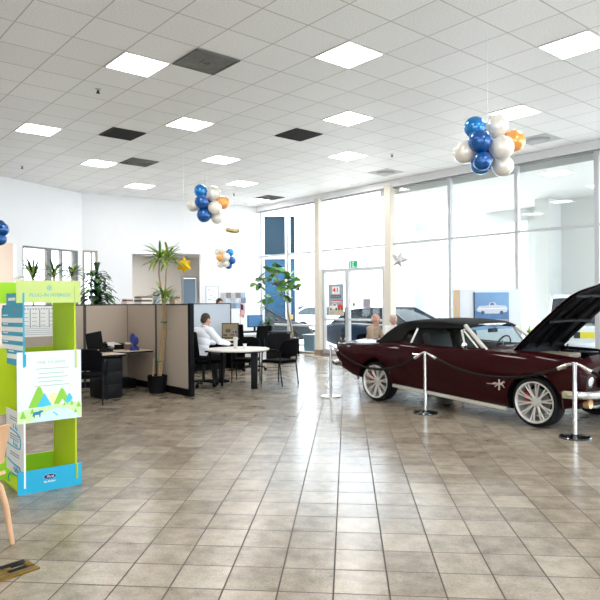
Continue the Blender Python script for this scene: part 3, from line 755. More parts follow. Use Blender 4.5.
mb = MB(); mb.box((2.02, 0, .64), (.05, 1.0, .22), M_BLACK, .02); 
for k in range(7): mb.box((2.05, 0, .56+.026*k), (.012, .98, .008), M_STEEL)
mb.build('grille', car)
mb = MB()
mb.loft([[(x - dx, y, z) for dx, z in ((-.02, .50), (.03, .505), (.045, .535), (.04, .57), (.0, .585), (-.03, .57))] for x, y in
         [(-2.14, -.865), (-2.28, -.85), (-2.39, -.80), (-2.44, -.6), (-2.455, 0), (-2.44, .6), (-2.39, .80), (-2.28, .85), (-2.14, .865)]], M_BUMP); mb.build('rear_bumper', car)
for s_ in (-1, 1):
    mb = MB()
    for k in range(3): mb.box((-2.42, s_*(.50+.085*k), .74), (.04, .06, .15), mat('tail_lens', (.35, .01, .01), .2), .012)
    mb.build('tail_light', car)
for s_ in (-1, 1): MB().tube([(-1.9, s_*.40, .27), (-2.2, s_*.40, .32)], .028, M_BLACKM, 10).build('exhaust_pipe', car)
mb = MB(); mb.box((0, 0, .30), (3.6, 1.1, .10), M_BLACK, .02); mb.cyl((WB, -.6, .31), (WB, .6, .31), .05, M_BLACK); mb.cyl((-WB, -.6, .31), (-WB, .6, .31), .05, M_BLACK); mb.build('chassis', car)

# ------------------------------------------------------------------ stanchions and ropes
st_px = [(331, 396.7), (425.5, 413.2), (575, 438)]
S = [F(*p) for p in st_px]; S.append(S[2] + (S[2]-S[1]).normalized()*2.2)
SH = .875
slabs = ['chrome stanchion post nearest the rear of the burgundy car, by the windows', 'chrome stanchion post beside the middle of the burgundy car', 'chrome stanchion post at the front of the burgundy car, by the headlight', 'chrome stanchion post past the right photo edge']
M_BASE = mat('dark_polished_base', (.10, .10, .105), .12, .9)
M_ROPE = mat('black_velvet_rope', (.010, .007, .006), .85, spec=.2)
for i, (p, lab) in enumerate(zip(S, slabs)):
    t = thing('stanchion', lab, 'stanchion', p, group='chrome stanchions along the car')
    MB().lathe([(.175, 0), (.175, .012), (.165, .022), (.05, .032), (.03, .045), (0, .045)], M_STEEL if i == 0 else M_BASE, 32).build('base', t)
    MB().lathe([(.024, .04), (.024, SH-.03), (.030, SH-.028), (.030, SH-.004), (.022, SH), (0, SH)], M_CHROME if i else M_STEEL, 20).build('pole', t)
    d = (S[3]-S[0]).normalized(); mb = MB()
    for s_ in (-1, 1): mb.tube([d*s_*.02 + Vector((0, 0, SH-.02)), d*s_*.055 + Vector((0, 0, SH-.03))], .012, M_CHROME, 8)
    mb.build('rope_socket', t)
for i, (lab, sag) in enumerate((('dark velvet rope hanging between the rear and middle stanchions', .30), ('dark velvet rope hanging between the middle and front stanchions', .24), ('dark velvet rope running from the front stanchion out of the right photo edge', .28))):
    a, b = S[i], S[i+1]; d = (b-a).normalized(); t = thing('velvet_rope', lab, 'rope', (a+b)/2, group='velvet ropes along the car'); m_ = (a+b)/2
    z0 = SH-.03; pa, pb = a + d*.055 - m_, b - d*.055 - m_
    pt = lambda u: pa.lerp(pb, u) + Vector((0, 0, z0 - sag*(1-(2*u-1)**2)))
    MB().tube([pt(u) for u in np.linspace(.06, .94, 25)], .019, M_ROPE, 10).build('rope', t)
    for u0, u1 in ((0, .07), (1, .93)):
        MB().tube([pt(u0), pt((u0+u1)/2), pt(u1)], [.014, .024, .025], M_CHROME, 10).build('end_ferrule', t)

# ------------------------------------------------------------------ hybrid information kiosk
M_LIME = mat('lime_board', srgb(188, 208, 8), .6); M_LIMEP = mat('pale_lime_board', srgb(194, 210, 124), .6)
M_LIMEM = mat('mid_lime_board', srgb(160, 214, 30), .55)
M_CYAN = mat('cyan_board', srgb(28, 168, 206), .5); M_TEAL = mat('teal_board', srgb(36, 160, 190), .5); M_KWH = mat('kiosk_white', srgb(226, 229, 234), .55)
M_GREY = mat('print_grey', srgb(132, 148, 160), .7); M_NAVY = mat('navy_print', srgb(20, 25, 95), .5); M_SKYB = mat('sky_blue_print', srgb(70, 190, 225), .6)
M_PGRN = mat('pale_green_print', srgb(205, 236, 170), .6); M_GRN = mat('green_print', srgb(140, 200, 60), .6); M_YEL = mat('pale_yellow_print', srgb(245, 238, 170), .6); M_PBLU = mat('pale_blue_print', srgb(205, 228, 242), .6)
M_CREAMP = mat('cream_print', srgb(248, 246, 238), .6)
KL, KR = F(18, 496), F(82, 484)
kx = (KR-KL).normalized(); KWD = (KR-KL).length; ky = Vector((-kx.y, kx.x, 0)); KD = .62; KH = 1.79
kio = thing('information_kiosk', 'lime green cardboard kiosk with illustrated white panel and blue base front', 'kiosk', KL, math.atan2(kx.y, kx.x))
TF = lambda x, z, y=-.0: frame((x, y, z), (1, 0, 0))     # printed on the front face, normal towards -y
th = .014
MB().box((KWD/2, th/2, .095), (KWD, th, .19), M_CYAN).build('front_base_panel', kio)
bp_ = MB()
for (a, b, m) in ((0.0, .19, M_LIMEM),): bp_.box((KWD/2, KD-th/2, (a+b)/2), (KWD, th, b-a), m)
bp_.build('back_base_panel', kio)
MB().box((KWD/2, KD-th/2, .89), (KWD, th, .60), M_LIME).build('back_middle_panel', kio)
MB().box((KWD/2, KD-th/2, KH-.095), (KWD, th, .19), M_LIMEM).build('back_header_panel', kio)
sx0, sx1 = .055, KWD-.045
rp = MB(); rp.box((sx1, KD/2+.0, KH/2-.05), (th, KD-2*th, KH-.1), M_LIME)
for z0_, z1_ in ((.06, .19), (1.03, 1.187), (KH-.19, KH-.05)): rp.box((sx1, -.004, (z0_+z1_)/2), (th, .008, z1_-z0_), M_LIMEP if z0_ > .3 else M_LIME)
rp.build('side_panel', kio)
MB().box((KWD/2-.01, KD/2, .008), (KWD-.07, KD-2*th-.01, .014), M_LIME).build('bottom_panel', kio)
# header with its lettering
hd_ = MB().box((KWD/2, th/2, KH-.095), (KWD, th, .19), M_LIMEP)
hd_.text('PLUG-IN HYBRIDS', .042, M_TEAL, TF(KWD/2+.005, KH-.125), width=.34)
hd_.tube([TF(KWD/2+.0, KH-.062) @ Vector((.02*math.cos(a), .02*math.sin(a), .001)) for a in np.linspace(0, 2*PI, 21)[:-1]], .003, M_SKYB, 5, closed=True)
hd_.prism([(-.006, -.010), (.006, -.010), (.006, .004), (.010, .004), (0, .012), (-.010, .004), (-.006, .004)], .002, M_SKYB, T=TF(KWD/2, KH-.062)); hd_.build('header_panel', kio)
# illustrated middle panel
PZ0, PZ1 = .592, 1.187; pm = MB(); pw = KWD
pm.box((pw/2, th/2, (PZ0+PZ1)/2), (pw, th, PZ1-PZ0), M_KWH)
def art(poly, m, layer): pm.prism([(x*pw, y*(PZ1-PZ0)) for x, y in poly], .0008, m, T=TF(0, PZ0), z0=.0004+.0009*layer)
def blob(cx, cy, rx, ry, a0=0, a1=360, n=28): return [(cx + rx*math.cos(R(a)), cy + ry*math.sin(R(a))) for a in np.linspace(a0, a1, n)]
art([(.52-.12+.24*t, .23) for t in (0, 1)] + blob(.55, .23, .10, .17, 0, 180), M_YEL, 0)
art([(.16, .21), (.30, .49), (.33, .505), (.36, .48), (.47, .21)], M_GRN, 1); art([(.55, .23), (.66, .44), (.685, .46), (.71, .44), (.83, .23)], M_GRN, 1)
art([(.29, .21), (.40, .40), (.415, .40), (.53, .21)], M_SKYB, 2); art([(.72, .24), (.79, .37), (.81, .37), (.90, .24)], M_SKYB, 2)
art([(.64, .23), (.69, .30), (.75, .23)], M_KWH, 3); art([(.82, .24), (.86, .30), (.92, .24)], M_KWH, 3)
art([(0, 0), (1, 0), (1, .22), (.86, .245), (.7, .23), (.52, .225), (.3, .20), (.12, .19), (0, .16)], M_PGRN, 4)
art([(.17, 0), (.98, 0), (.88, .10), (.76, .155), (.6, .175), (.47, .15), (.36, .09)], M_PBLU, 5)
for cx_, cy_, s_ in ((.08, .07, .05), (.22, .13, .035), (.72, .20, .025), (.84, .20, .03), (.95, .16, .04), (.90, .08, .03), (.77, .215, .02)):
    art([(cx_-s_, cy_), (cx_, cy_+s_*2.2), (cx_+s_, cy_)], M_GRN, 6)
art([(.22, .085), (.23, .13), (.26, .15), (.31, .15), (.34, .165), (.385, .16), (.39, .145), (.36, .135), (.345, .12), (.34, .07), (.325, .07), (.325, .105), (.26, .105), (.255, .07), (.24, .07), (.242, .105), (.232, .085)], mat('bear_blue_print', srgb(30, 125, 175), .6), 7)
art([(.53, .12), (.55, .125), (.60, .09), (.62, .065), (.605, .06), (.58, .085)], M_SKYB, 7)
for bx, by in ((.74, .56), (.79, .53), (.83, .555), (.88, .54)): art([(bx-.014, by+.01), (bx, by), (bx+.014, by+.012), (bx, by+.005)], M_GREY, 2)
M_PTXT = mat('pale_print_line', srgb(150, 190, 150), .7)
art([(.42, .895), (.62, .895), (.62, .907), (.42, .907)], M_PBLU, 0); pm.text('TIME TO DRIVE', .030, M_PTXT, TF(pw*.52, PZ0+.500), width=.24)
for yy, a, b in ((.445, .28, .80), (.405, .33, .72), (.37, .30, .78), (.335, .32, .70), (.30, .26, .80)):
    art([(a, yy/.595), (b, yy/.595), (b, yy/.595+.009), (a, yy/.595+.009)], M_PTXT, 0)
art([(.10, .80), (.135, .80), (.135, .97), (.10, .97)], M_TEAL, 1); pm.build('illustrated_panel', kio)
# emblem and slogan on the blue front
lg = MB(); T = TF(KWD*.485, .118)
lg.prism([(.052*math.cos(a), .022*math.sin(a)) for a in np.linspace(0, 2*PI, 37)[:-1]], .0014, M_KWH, T=T); lg.prism([(.0505*math.cos(a), .0208*math.sin(a)) for a in np.linspace(0, 2*PI, 37)[:-1]], .0022, M_NAVY, T=T)
lg.text('Ford', .028, M_KWH, T @ Matrix.Translation((0, 0, .003)), shear=.35, bold=.0002, width=.062); lg.text('Go Further', .022, M_KWH, TF(KWD*.485, .076) @ Matrix.Translation((0, 0, .001)), bold=.0006, width=.10)
lg.build('oval_emblem', kio)
# cut-out information panels on the left side, in line with the front slots; printing faces left
TS = lambda y, z: frame((sx0-th/2, y, z), (0, -1, 0))     # normal towards -x, local x runs to the front
tp = MB(); steps = [(KD*.90, 1.185), (KD*.90, 1.23), (KD*1.1, 1.26), (KD*1.1, 1.55), (KD*.82, 1.58), (KD*.82, 1.685), (-.006, 1.685), (-.006, 1.06), (KD*.82, 1.06), (KD*.82, 1.185)]
tp.prism([(-y, z) for y, z in steps], th, M_TEAL, T=frame((sx0-th/2, 0, 0), (0, -1, 0)), z0=-th)
for k in range(5):
    z = 1.445 - k*.078; a = -KD*1.1 if k < 4 else -KD*.8
    tp.prism([(a, z-.022), (.0, z-.012), (.0, z+.030), (a, z+.020)], .0012, M_CREAMP, T=frame((sx0-th/2, 0, 0), (0, -1, 0)))
    tp.prism([(a+.05, z+.040), (a+.22, z+.042), (a+.22, z+.052), (a+.05, z+.050)], .0012, M_CREAMP, T=frame((sx0-th/2, 0, 0), (0, -1, 0)))
for yy in (.24, .12): tp.ell((sx0-th/2-.001, yy, 1.53), (.003, .032, .022), M_GREY)
tp.prism([(-KD*.72, 1.62), (-.22, 1.622), (-.22, 1.648), (-KD*.72, 1.646)], .0012, M_CREAMP, T=frame((sx0-th/2, 0, 0), (0, -1, 0)))
tp.build('teal_side_panel', kio)
jp = MB(); Tj = frame((sx0-th/2, 0, 0), (0, -1, 0))
jp.prism([(-KD*.88, .12), (-.02, .12), (-.02, .05), (.006, .05), (.006, .62), (-.02, .62), (-.02, .66), (-KD*.86, .66)], th, mat('info_panel_white', srgb(240, 238, 232), .6), T=Tj, z0=-th)
track = [(-.60, .50), (-.40, .50), (-.20, .485), (-.10, .46), (-.075, .41), (-.10, .36), (-.20, .35), (-.38, .35), (-.55, .36)]
jp.tube([Tj @ Vector((x, y, .002)) for x, y in track], .006, M_TEAL, 5); jp.tube([Tj @ Vector((x, y-.20, .002)) for x, y in [(-.50, .42), (-.3, .40), (-.12, .40), (-.08, .36), (-.10, .32), (-.25, .31), (-.42, .30), (-.48, .25), (-.42, .17+.02), (-.2, .18)]], .006, M_TEAL, 5)
for x, y, s_ in ((-.30, .515, .03), (-.24, .51, .035), (-.2, .50, .03), (-.30, .365, .04), (-.24, .36, .03), (-.2, .36, .03), (-.26, .125, .04), (-.2, .12, .045), (-.16, .125, .035), (-.3, .0, .03), (-.22, .0, .03)):
    y = max(y, .135) if y > .1 else y+.15
    jp.prism([(x-s_*.6, y), (x, y+s_*1.5), (x+s_*.6, y)], .001, M_GRN if int(x*100) % 2 else M_TEAL, T=Tj)
for y in (.60, .58, .45, .43, .41, .29, .27): jp.prism([(-.42, y), (-.14, y), (-.14, y+.008), (-.42, y+.008)], .001, M_GREY, T=Tj)
jp.build('journey_side_panel', kio)

# ------------------------------------------------------------------ bentwood chair at the left edge
M_WOOD = mat('beech_wood', srgb(214, 168, 128), .45, var=.12, vscale=9)
wl = F(12.5, 544); cth = R(163); cc_ = wl - (Matrix.Rotation(cth, 3, 'Z') @ Vector((-.30, -.23, 0)))
ch = thing('wooden_chair', 'light beech bentwood chair at the left photo edge beside the lime kiosk', 'chair', (cc_.x, cc_.y, 0), cth)
def slab(mb, pts, hw, m, t_=.016, ax=(0, 1, 0)):
    up = []; A = Vector(ax)
    rows = []
    for i, p in enumerate(pts):
        p = Vector(p); q = Vector(pts[min(i+1, len(pts)-1)]) - Vector(pts[max(i-1, 0)]); n = q.cross(A).normalized()*t_/2
        w_ = hw[i] if hasattr(hw, '__len__') else hw
        rows.append([p - A*w_ + n, p + A*w_ + n, p + A*w_ - n, p - A*w_ - n])
    mb.loft(rows, m, smooth=True); return mb
slab(MB(), [(.24, 0, .425), (.22, 0, .45), (.1, 0, .455), (-.05, 0, .455), (-.20, 0, .465), (-.275, 0, .485)], [.19, .21, .22, .22, .215, .20], M_WOOD, .022).build('seat', ch)
0 and slab(MB(), [(0,0,0),(1,0,0)], [1, 1], M_WOOD).build('seat', ch)
slab(MB(), [(-.255, 0, .545), (-.27, 0, .64), (-.285, 0, .74), (-.30, 0, .80)], [.20, .205, .212, .215], M_WOOD, .014).build('backrest', ch)
for s_ in (-1, 1):
    MB().tube([(-.20, s_*.12, .455), (-.225, s_*.12, .52), (-.25, s_*.12, .62), (-.272, s_*.12, .74)], .014, M_WOOD, 8).build('back_post', ch)
    MB().tube([(.17, s_*.20, .44), (.24, s_*.225, .40), (.275, s_*.235, .30), (.29, s_*.24, .15), (.30, s_*.245, 0)], [.016, .022, .021, .018, .015], M_WOOD, 10).build('leg', ch)
    MB().tube([(-.15, s_*.19, .44), (-.22, s_*.21, .38), (-.26, s_*.22, .25), (-.30, s_*.23, 0)], [.016, .022, .019, .015], M_WOOD, 10).build('leg', ch)
# brass floor box
M_BRASS = mat('worn_brass', srgb(138, 106, 44), .35, .85, var=.5, vscale=22)
fb = F(15, 572); a0, a1 = F(0, 581), F(36, 569); dxy = (a1-a0).normalized()
t = thing('floor_outlet_cover', 'worn brass floor outlet cover with an open lid slot in the lower left corner', 'outlet cover', (fb.x, fb.y, 0), math.atan2(dxy.y, dxy.x))
mb = MB(); mb.box((-.06, -.045, .006), (.36, .055, .012), M_BRASS, .003); mb.box((-.12, .06, .006), (.24, .045, .012), M_BRASS, .003); mb.box((.10, .06, .006), (.04, .10, .012), M_BRASS, .003); mb.box((-.14, .01, .006), (.20, .06, .012), M_BRASS, .003)
mb.build('cover_plate', t); MB().box((.02, .012, .002), (.13, .06, .004), M_BLACK).build('recess', t)
T = Matrix.Translation((.02, .075, .014)) @ Matrix.Rotation(R(28), 4, 'X'); MB().box((0, 0, 0), (.15, .035, .006), M_BLACKM, .002, T=T).build('flap', t)
# ------------------------------------------------------------------ balloons
M_BB = mat('blue_balloon', (.003, .095, .36), .16, .35, coat=.6); M_BBL = mat('bright_blue_balloon', (.01, .21, .58), .16, .35, coat=.6)
M_BWH = mat('pearl_white_balloon', srgb(232, 226, 216), .2, .15, coat=.5); M_BOR = mat('pearl_orange_balloon', srgb(240, 170, 90), .2, .25, coat=.5)
BCOL = {'b': M_BB, 'l': M_BBL, 'w': M_BWH, 'o': M_BOR}
def balloon(t, c, r, m, center):
    d = (Vector(c)-Vector(center)); d = d.normalized() if d.length > 1e-4 else Vector((0, 0, -1))
    prof = [(r*math.sin(a)*(1 - .07*max(0, math.cos(a)-.2)), -r*math.cos(a)*(1.0 if a > PI/2 else 1.14)) for a in np.linspace(.09, PI, 15)]
    prof = [(r*.05, -r*1.2), (r*.10, -r*1.22), (r*.05, -r*1.14)] + prof
    rot = d.to_track_quat('Z', 'Y').to_matrix().to_4x4()
    mb = MB(); mb.lathe(prof, m, 22, Matrix.Translation(c) @ rot); return mb.build('balloon', t, sharp=60)
def cluster(name_label, Y, center_px, items, rpx=None, rad=.14, string=True):
    c0 = P(*center_px, Y); t = thing('balloon_cluster', name_label, 'balloons', c0, group='blue, white and orange balloon clusters')
    for px, py, dy, col, k in items:
        c = P(px, py, Y+dy*rad) - c0; balloon(t, c, rad*k, BCOL[col], (0, rad*.4, 0))
    if string: MB().tube([(0, 0, .0), (0, 0, CEIL - c0.z)], .0035, M_PAPER, 5).build('string', t)
    return t
cluster('large cluster of blue, white and one orange balloon hanging by the window header, upper right', 7.55, (488, 146),
        [(475, 127.5, -.2, 'l', .95), (497.5, 126, .3, 'w', 1), (480, 141, -1.1, 'b', 1), (465, 152, .1, 'w', 1), (502, 147.5, -1.0, 'w', 1.02), (514, 141, .5, 'o', .98), (481, 164, .1, 'l', .92), (482.5, 161, -1.3, 'b', .8), (503, 166, 0, 'w', .92), (490, 150, 1.0, 'b', .9)], rad=.138)
cluster('cluster of blue, white and one orange balloon hanging mid-room, above the hallway opening', 13.0, (207, 204),
        [(200.5, 191, 0, 'l', .95), (213.5, 193.5, .3, 'w', 1.05), (201.5, 202, -1, 'b', 1), (193.5, 205, .3, 'w', .95), (215, 208, -.8, 'w', 1), (223, 202.5, .5, 'o', .95), (204, 215, -.4, 'b', 1.05), (217, 217.5, .2, 'w', .9), (208, 205, 1, 'b', .9)], rad=.145)
cluster('smallest farthest balloon cluster, orange facing front, floating before the back wall', 18.2, (225.5, 258),
        [(220, 257.5, -1.1, 'o', .95), (223, 250.5, 0, 'w', 1), (230, 252.5, .1, 'l', 1), (226, 257, -.9, 'w', 1.05), (232, 260.5, -.2, 'b', 1), (221, 264, 0, 'w', 1), (226, 263.5, -.5, 'w', .95), (228.5, 265.5, .3, 'b', .95), (218, 252, .8, 'w', .9)], rad=.115)
cluster('blue balloon cluster cut by the left photo edge above the lime kiosk', 12.5, (-4, 234),
        [(-1, 227, 0, 'b', 1), (2, 229.5, -.5, 'b', .95), (0, 239, -.3, 'b', .9), (-9, 232, .2, 'w', 1), (-8, 242, 0, 'l', 1), (-12, 226, .5, 'l', 1)], rad=.145)
def star_balloon(name, label, cpx, Y, n, ro, ri, m, thick, rz=0, tilt=0):
    c0 = P(*cpx, Y); t = thing(name, label, 'balloon', c0, rz, group=None); mb = MB(); vs = []; N_ = 2*n
    out = [((ro if k % 2 == 0 else ri)*math.sin(PI*k/n + tilt), 0, (ro if k % 2 == 0 else ri)*math.cos(PI*k/n + tilt)) for k in range(N_)]
    rings = []
    for f_, yy in ((.0, -thick), (.35, -thick*.9), (.7, -thick*.55), (.93, -thick*.15), (1, 0), (.93, thick*.15), (.7, thick*.55), (.35, thick*.9), (.0, thick)):
        rings.append([(x*max(f_, .01), yy, z*max(f_, .01)) for x, _, z in out])
    mb.loft(rings, m); mb.build('foil', t, sharp=25)
    MB().tube([(0, 0, ro*.8), (0, 0, CEIL-c0.z)], .003, M_PAPER, 5).build('string', t); return t
M_GOLD = mat('gold_foil', srgb(236, 190, 20), .3, .6); M_SILV = mat('silver_foil', srgb(214, 212, 216), .3, .6)
star_balloon('star_balloon', 'gold six-pointed star foil balloon hanging beside the tall cane plant', (184, 265), 12.6, 6, .175, .105, M_GOLD, .035, -.12)
star_balloon('star_balloon', 'silver star foil balloon hanging against the window beside the right cream post', (399.5, 260), 15.6, 5, .23, .11, M_SILV, .05, -.35, .3)
gp = P(232.5, 231, 15.0); t = thing('foil_streamer', 'short gold foil tube balloon floating between two balloon clusters near the back wall', 'balloon', gp, R(20))
mb = MB(); mb.tube([(-.17, 0, .03), (-.15, 0, .028), (-.05, .0, .01), (.08, 0, -.005), (.15, 0, .02), (.17, 0, .035)], [.015, .05, .055, .05, .05, .01], mat('pale_gold_foil', srgb(206, 184, 130), .25, .9), 10); mb.build('foil', t)
MB().tube([(0, 0, .05), (0, 0, CEIL-gp.z)], .003, M_PAPER, 5).build('string', t)

# ------------------------------------------------------------------ cubicle partitions
E0 = F(191.2, 396.6); PT = 1.575
def prt(px): return hit(px, E0, WD)
M_RAIL = mat('dark_panel_rail', srgb(58, 52, 48), .5)
def partition(A, D, length, label, fab, rz_end=None, endcap=None, fname='fabric_panel', base=.11):
    t = thing('partition_panel', label, 'partition', (A.x, A.y, 0), math.atan2(D.y, D.x), group=None)
    MB().box((length/2, 0, (PT+base)/2), (length-.05, .05, PT-base-.03), fab, .004).build(fname, t)
    mb = MB(); mb.box((length/2, 0, base/2+.005), (length-.02, .07, base), M_BLACK, .006); mb.build('base_rail', t)
    MB().box((length/2, 0, PT-.012), (length-.02, .062, .024), M_RAIL, .006).build('top_rail', t)
    mb = MB(); mb.box((length-.014, 0, PT/2), (.028, .062, PT-.01), M_RAIL, .004)
    if not endcap: mb.box((.014, 0, PT/2), (.028, .062, PT-.01), M_RAIL, .004)
    mb.build('edge_post', t)
    if endcap: MB().box((-.01, 0, PT/2+.004), (.07, .085, PT+.006), M_BLACK, .008).build('end_cap', t)
    return t
s1, s2, s3 = 0.03, prt(157), prt(128)
GP = 'taupe cubicle partition panels'
partition(E0, WD, s2, 'taupe cubicle partition panel with the black end post, right of the cane plant', M_PANELF, endcap=True)['group'] = GP
partition(E0 + WD*s2, WD, s3-s2, 'taupe cubicle partition panel behind the desk with the blue ornament, left of the cane plant', M_PANELF)['group'] = GP
C1 = E0 + WD*s3; PD1 = -WN
L1 = 3.3; half1 = hit(84, C1, PD1)
partition(C1, PD1, half1, 'taupe cubicle partition panel behind the tilted black monitor, under the dark leafy plant', M_PANELF)['group'] = GP
p4 = partition(C1 + PD1*half1, PD1, 1.45, 'taupe cubicle partition panel behind the lime kiosk, with a wide printed sheet on it', M_PANELF); p4['group'] = GP
C2 = E0 + WD*3.45
partition(C1, WD, 3.45-s3, 'taupe cubicle partition panel hidden behind the left workstation, running toward the back wall', M_PANELF)['group'] = GP
bl = hit(230.5, C2, WN)
tb = partition(C2, WN, bl, 'pale blue-grey cubicle partition panel behind the man in the white shirt', M_BLUEF)
tb['group'] = GP
# printed sheet on the panel behind the kiosk
A4 = C1 + PD1*half1; sA = hit(53.5, A4, PD1); sB = hit(22, A4, PD1)
TP = frame(A4 + WN*0 , -PD1); nin = TP.to_3x3().col[2]; si = 1 if nin.y < 0 else -1
zc0, zc1 = zat(40, 335, A4.y), zat(40, 306, A4.y)
t = thing('printed_sheet', 'wide white printed sheet with dark column lines pinned to the partition behind the kiosk', 'poster', A4 + (-PD1)*(-(sA+sB)/2))
t.location = A4 + PD1*((sA+sB)/2); 
Tq = frame((0, 0, 0), -PD1); ww = sB-sA; mb = MB()
mb.box((0, (zc0+zc1)/2, si*.031), (ww, zc1-zc0, .004), M_PAPER, T=Tq)
for k in (-.27, .03, .33): mb.box((k*ww, (zc0+zc1)/2+.05, si*.0345), (.010, (zc1-zc0)*.58, .002), M_INK, T=Tq)
for k in range(16): mb.box((((k % 4)-1.5)*.27*ww, zc1-.13-.07*(k//4), si*.0345), (ww*.15, .008, .002), M_GREY, T=Tq)
[mb.box((k*ww*.085, zc1-.05, si*.0345), (ww*.045, .022, .002), M_GREY, T=Tq) for k in range(-5, 6)]
for k in range(5): mb.box((0, zc0+.04+.035*k, si*.0345), (ww*.9, .006, .002), M_GREY, T=Tq)
mb.build('sheet', t)

# ------------------------------------------------------------------ left workstation
def desk_piece(name, label, poly, z, m_top, legs, grp=None, edge=M_BLACK):
    c = sum((Vector(p) for p in poly), Vector((0, 0)))/len(poly); t = thing(name, label, 'desk', (c.x, c.y, 0), group=grp)
    q = [(p[0]-c.x, p[1]-c.y) for p in poly]
    MB().prism(q, .008, m_top, z0=z-.008).build('worktop', t); MB().prism(q, .03, edge, z0=z-.038).build('edge_band', t)
    for lx, ly, kind in legs:
        mb = MB(); p = (lx-c.x, ly-c.y)
        if kind == 'post': mb.cyl((p[0], p[1], 0.03), (p[0], p[1], z-.035), .035, M_BLACKM, n=14); mb.lathe([(.22, 0), (.22, .015), (.04, .035), (0, .035)], M_BLACKM, 24, Matrix.Translation((p[0], p[1], 0)))
        else: mb.cyl((p[0], p[1], 0.0), (p[0], p[1], z-.035), .02, M_BLACKM, n=12); mb.lathe([(.03, 0), (.03, .012), (.02, .015)], M_BLACKM, 14, Matrix.Translation((p[0], p[1], 0)))
        mb.build('leg', t)
    return t
# corner desk along the short partition, then a return desk running along panel one
DZ = .73
def at(s_, n_): return E0 + WD*s_ - WN*n_      # s along the long partition, n in front of it
dk = [at(s2+.05, .06), at(s3-.05, .06), at(s3-.05, .85), at(s2+.55, .80), at(s2+.05, .62)]
pl = at((s2+s3)/2+.1, .40)
desk_piece('corner_desk', 'light-topped desk with black edge against the taupe partition, holding the blue ornament', [p.xy for p in dk], DZ, M_DESK, [(pl.x, pl.y, 'post')])
fr, fl_ = F(102.5, 405.5), F(124, 401)
n_r = (at(0, 0)-fr)
rp_ = [at(s3-.06, .86), at(s3-.06, 2.2), at(s3-.72, 2.2), at(s3-.72, .86)]
ped = F(112, 401.5)
# return desk: nearer, over the black pedestal
c0 = G(126, 353.8, DZ+.01); c1 = G(101, 355.2, DZ+.01); c2 = c1 + WD*.75; c3 = c0 + WD*.75
desk_piece('return_desk', 'light-topped desk with a black front panel beside the kiosk, bearing the tilted monitor', [c0.xy, c1.xy, (c1 - WN*.55).xy, (c1 - WN*.55 + WD*.72).xy, c3.xy], DZ+.012, M_DESK, [((c1-WN*.5+WD*.06).x, (c1-WN*.5+WD*.06).y, 'pin'), ((c1-WN*.5+WD*.64).x, (c1-WN*.5+WD*.64).y, 'pin')])
pc_ = (c0+c1)/2 + WD*.30
t = thing('drawer_pedestal', 'black drawer pedestal standing under the light desk beside the kiosk', 'drawers', (pc_.x, pc_.y, 0), math.atan2(WN.y, WN.x))
pw_ = (c0-c1).length*.86
MB().box((0, .0, .35), (pw_, .50, .66), M_BLACK, .008).build('carcass', t)
for k in range(3): MB().box((0, -.256, .13+.215*k), (pw_-.03, .014, .205), M_BLACKM, .004).build('drawer', t)
MB().box((0, 0, .012), (pw_-.04, .46, .024), M_BLACKM).build('plinth', t)
# monitor seen from behind and side, tilted
mp_ = P(94.5, 352, c1.y+.30); mp_.z = DZ+.012
t = thing('monitor', 'black computer monitor tilted sideways on the desk beside the kiosk', 'monitor', mp_, R(28))
T = Matrix.Translation((0, 0, .21)) @ Matrix.Rotation(R(-10), 4, 'Y') @ Matrix.Rotation(R(10), 4, 'X')
MB().box((0, 0, 0), (.27, .03, .31), M_BLACK, .008, T=T).build('screen_housing', t)
mb = MB(); mb.box((0, -.01, .008), (.22, .17, .016), M_BLACK, .005); mb.tube([(0, .02, .01), (0, .04, .16)], .018, M_BLACKM, 8); mb.build('stand', t)
ph = P(106, 351, c0.y+.42); ph.z = DZ+.012
t = thing('desk_phone', 'black desk telephone with curved handset on the desk beside the monitor', 'telephone', ph, R(50))
mb = MB(); mb.prism([(-.09, 0), (.09, 0), (.09, .03), (-.09, .08)], .16, M_BLACK, T=Matrix.Rotation(PI/2, 4, 'X') , z0=-.08); mb.build('base', t)
mb = MB(); mb.tube([(-.05, -.09, .10), (-.06, -.09, .14), (-.03, -.03, .17), (0, .04, .16), (.0, .09, .12), (.01, .10, .085)], [.022, .026, .016, .016, .026, .022], M_BLACK, 10); mb.build('handset', t)
# things on the corner desk
b0 = at(s3-.34, .40); t = thing('paper_tray', 'black letter tray heaped with white papers on the corner desk', 'tray', (b0.x, b0.y, DZ), math.atan2(-WD.y, -WD.x))
mb = MB(); mb.box((0, 0, .01), (.46, .32, .015), M_BLACK, .004)
for sx in (-1, 1): mb.box((sx*.225, 0, .05), (.012, .32, .09), M_BLACK, .003)
mb.box((0, .155, .05), (.44, .012, .09), M_BLACK, .003); mb.build('tray', t)
for k in range(4): MB(Matrix.Translation((-.03*k+.02, -.01*k, .024+.02*k)) @ Matrix.Rotation(R(-4+5*k), 4, 'Z') @ Matrix.Rotation(R(4*k-3), 4, 'Y')).box((0, 0, 0), (.36, .26, .012), M_PAPER if k != 1 else M_BLACK, .002).build('papers', t)
b1 = at(s2+.50, .34); t = thing('card_holder', 'small white and brown card holder on the corner desk beside the blue ornament', 'card holder', (b1.x, b1.y, DZ), math.atan2(-WD.y, -WD.x))
MB().box((0, 0, .05), (.13, .10, .10), mat('brown_card', srgb(120, 92, 84), .6), .01).build('box', t); MB().box((.0, .0, .115), (.12, .06, .03), M_PAPER, .005).build('cards', t)
M_BLUO = mat('deep_blue_plastic', srgb(22, 44, 132), .35)
b2 = at(s2+.27, .32); t = thing('desk_fan', 'small deep blue ornament with two rounded lobes on the corner desk', 'ornament', (b2.x, b2.y, DZ), math.atan2(-WD.y, -WD.x))
mb = MB(); mb.lathe([(.085, 0), (.085, .03), (.06, .06), (.03, .09), (0, .09)], M_BLUO, 20); mb.build('base', t)
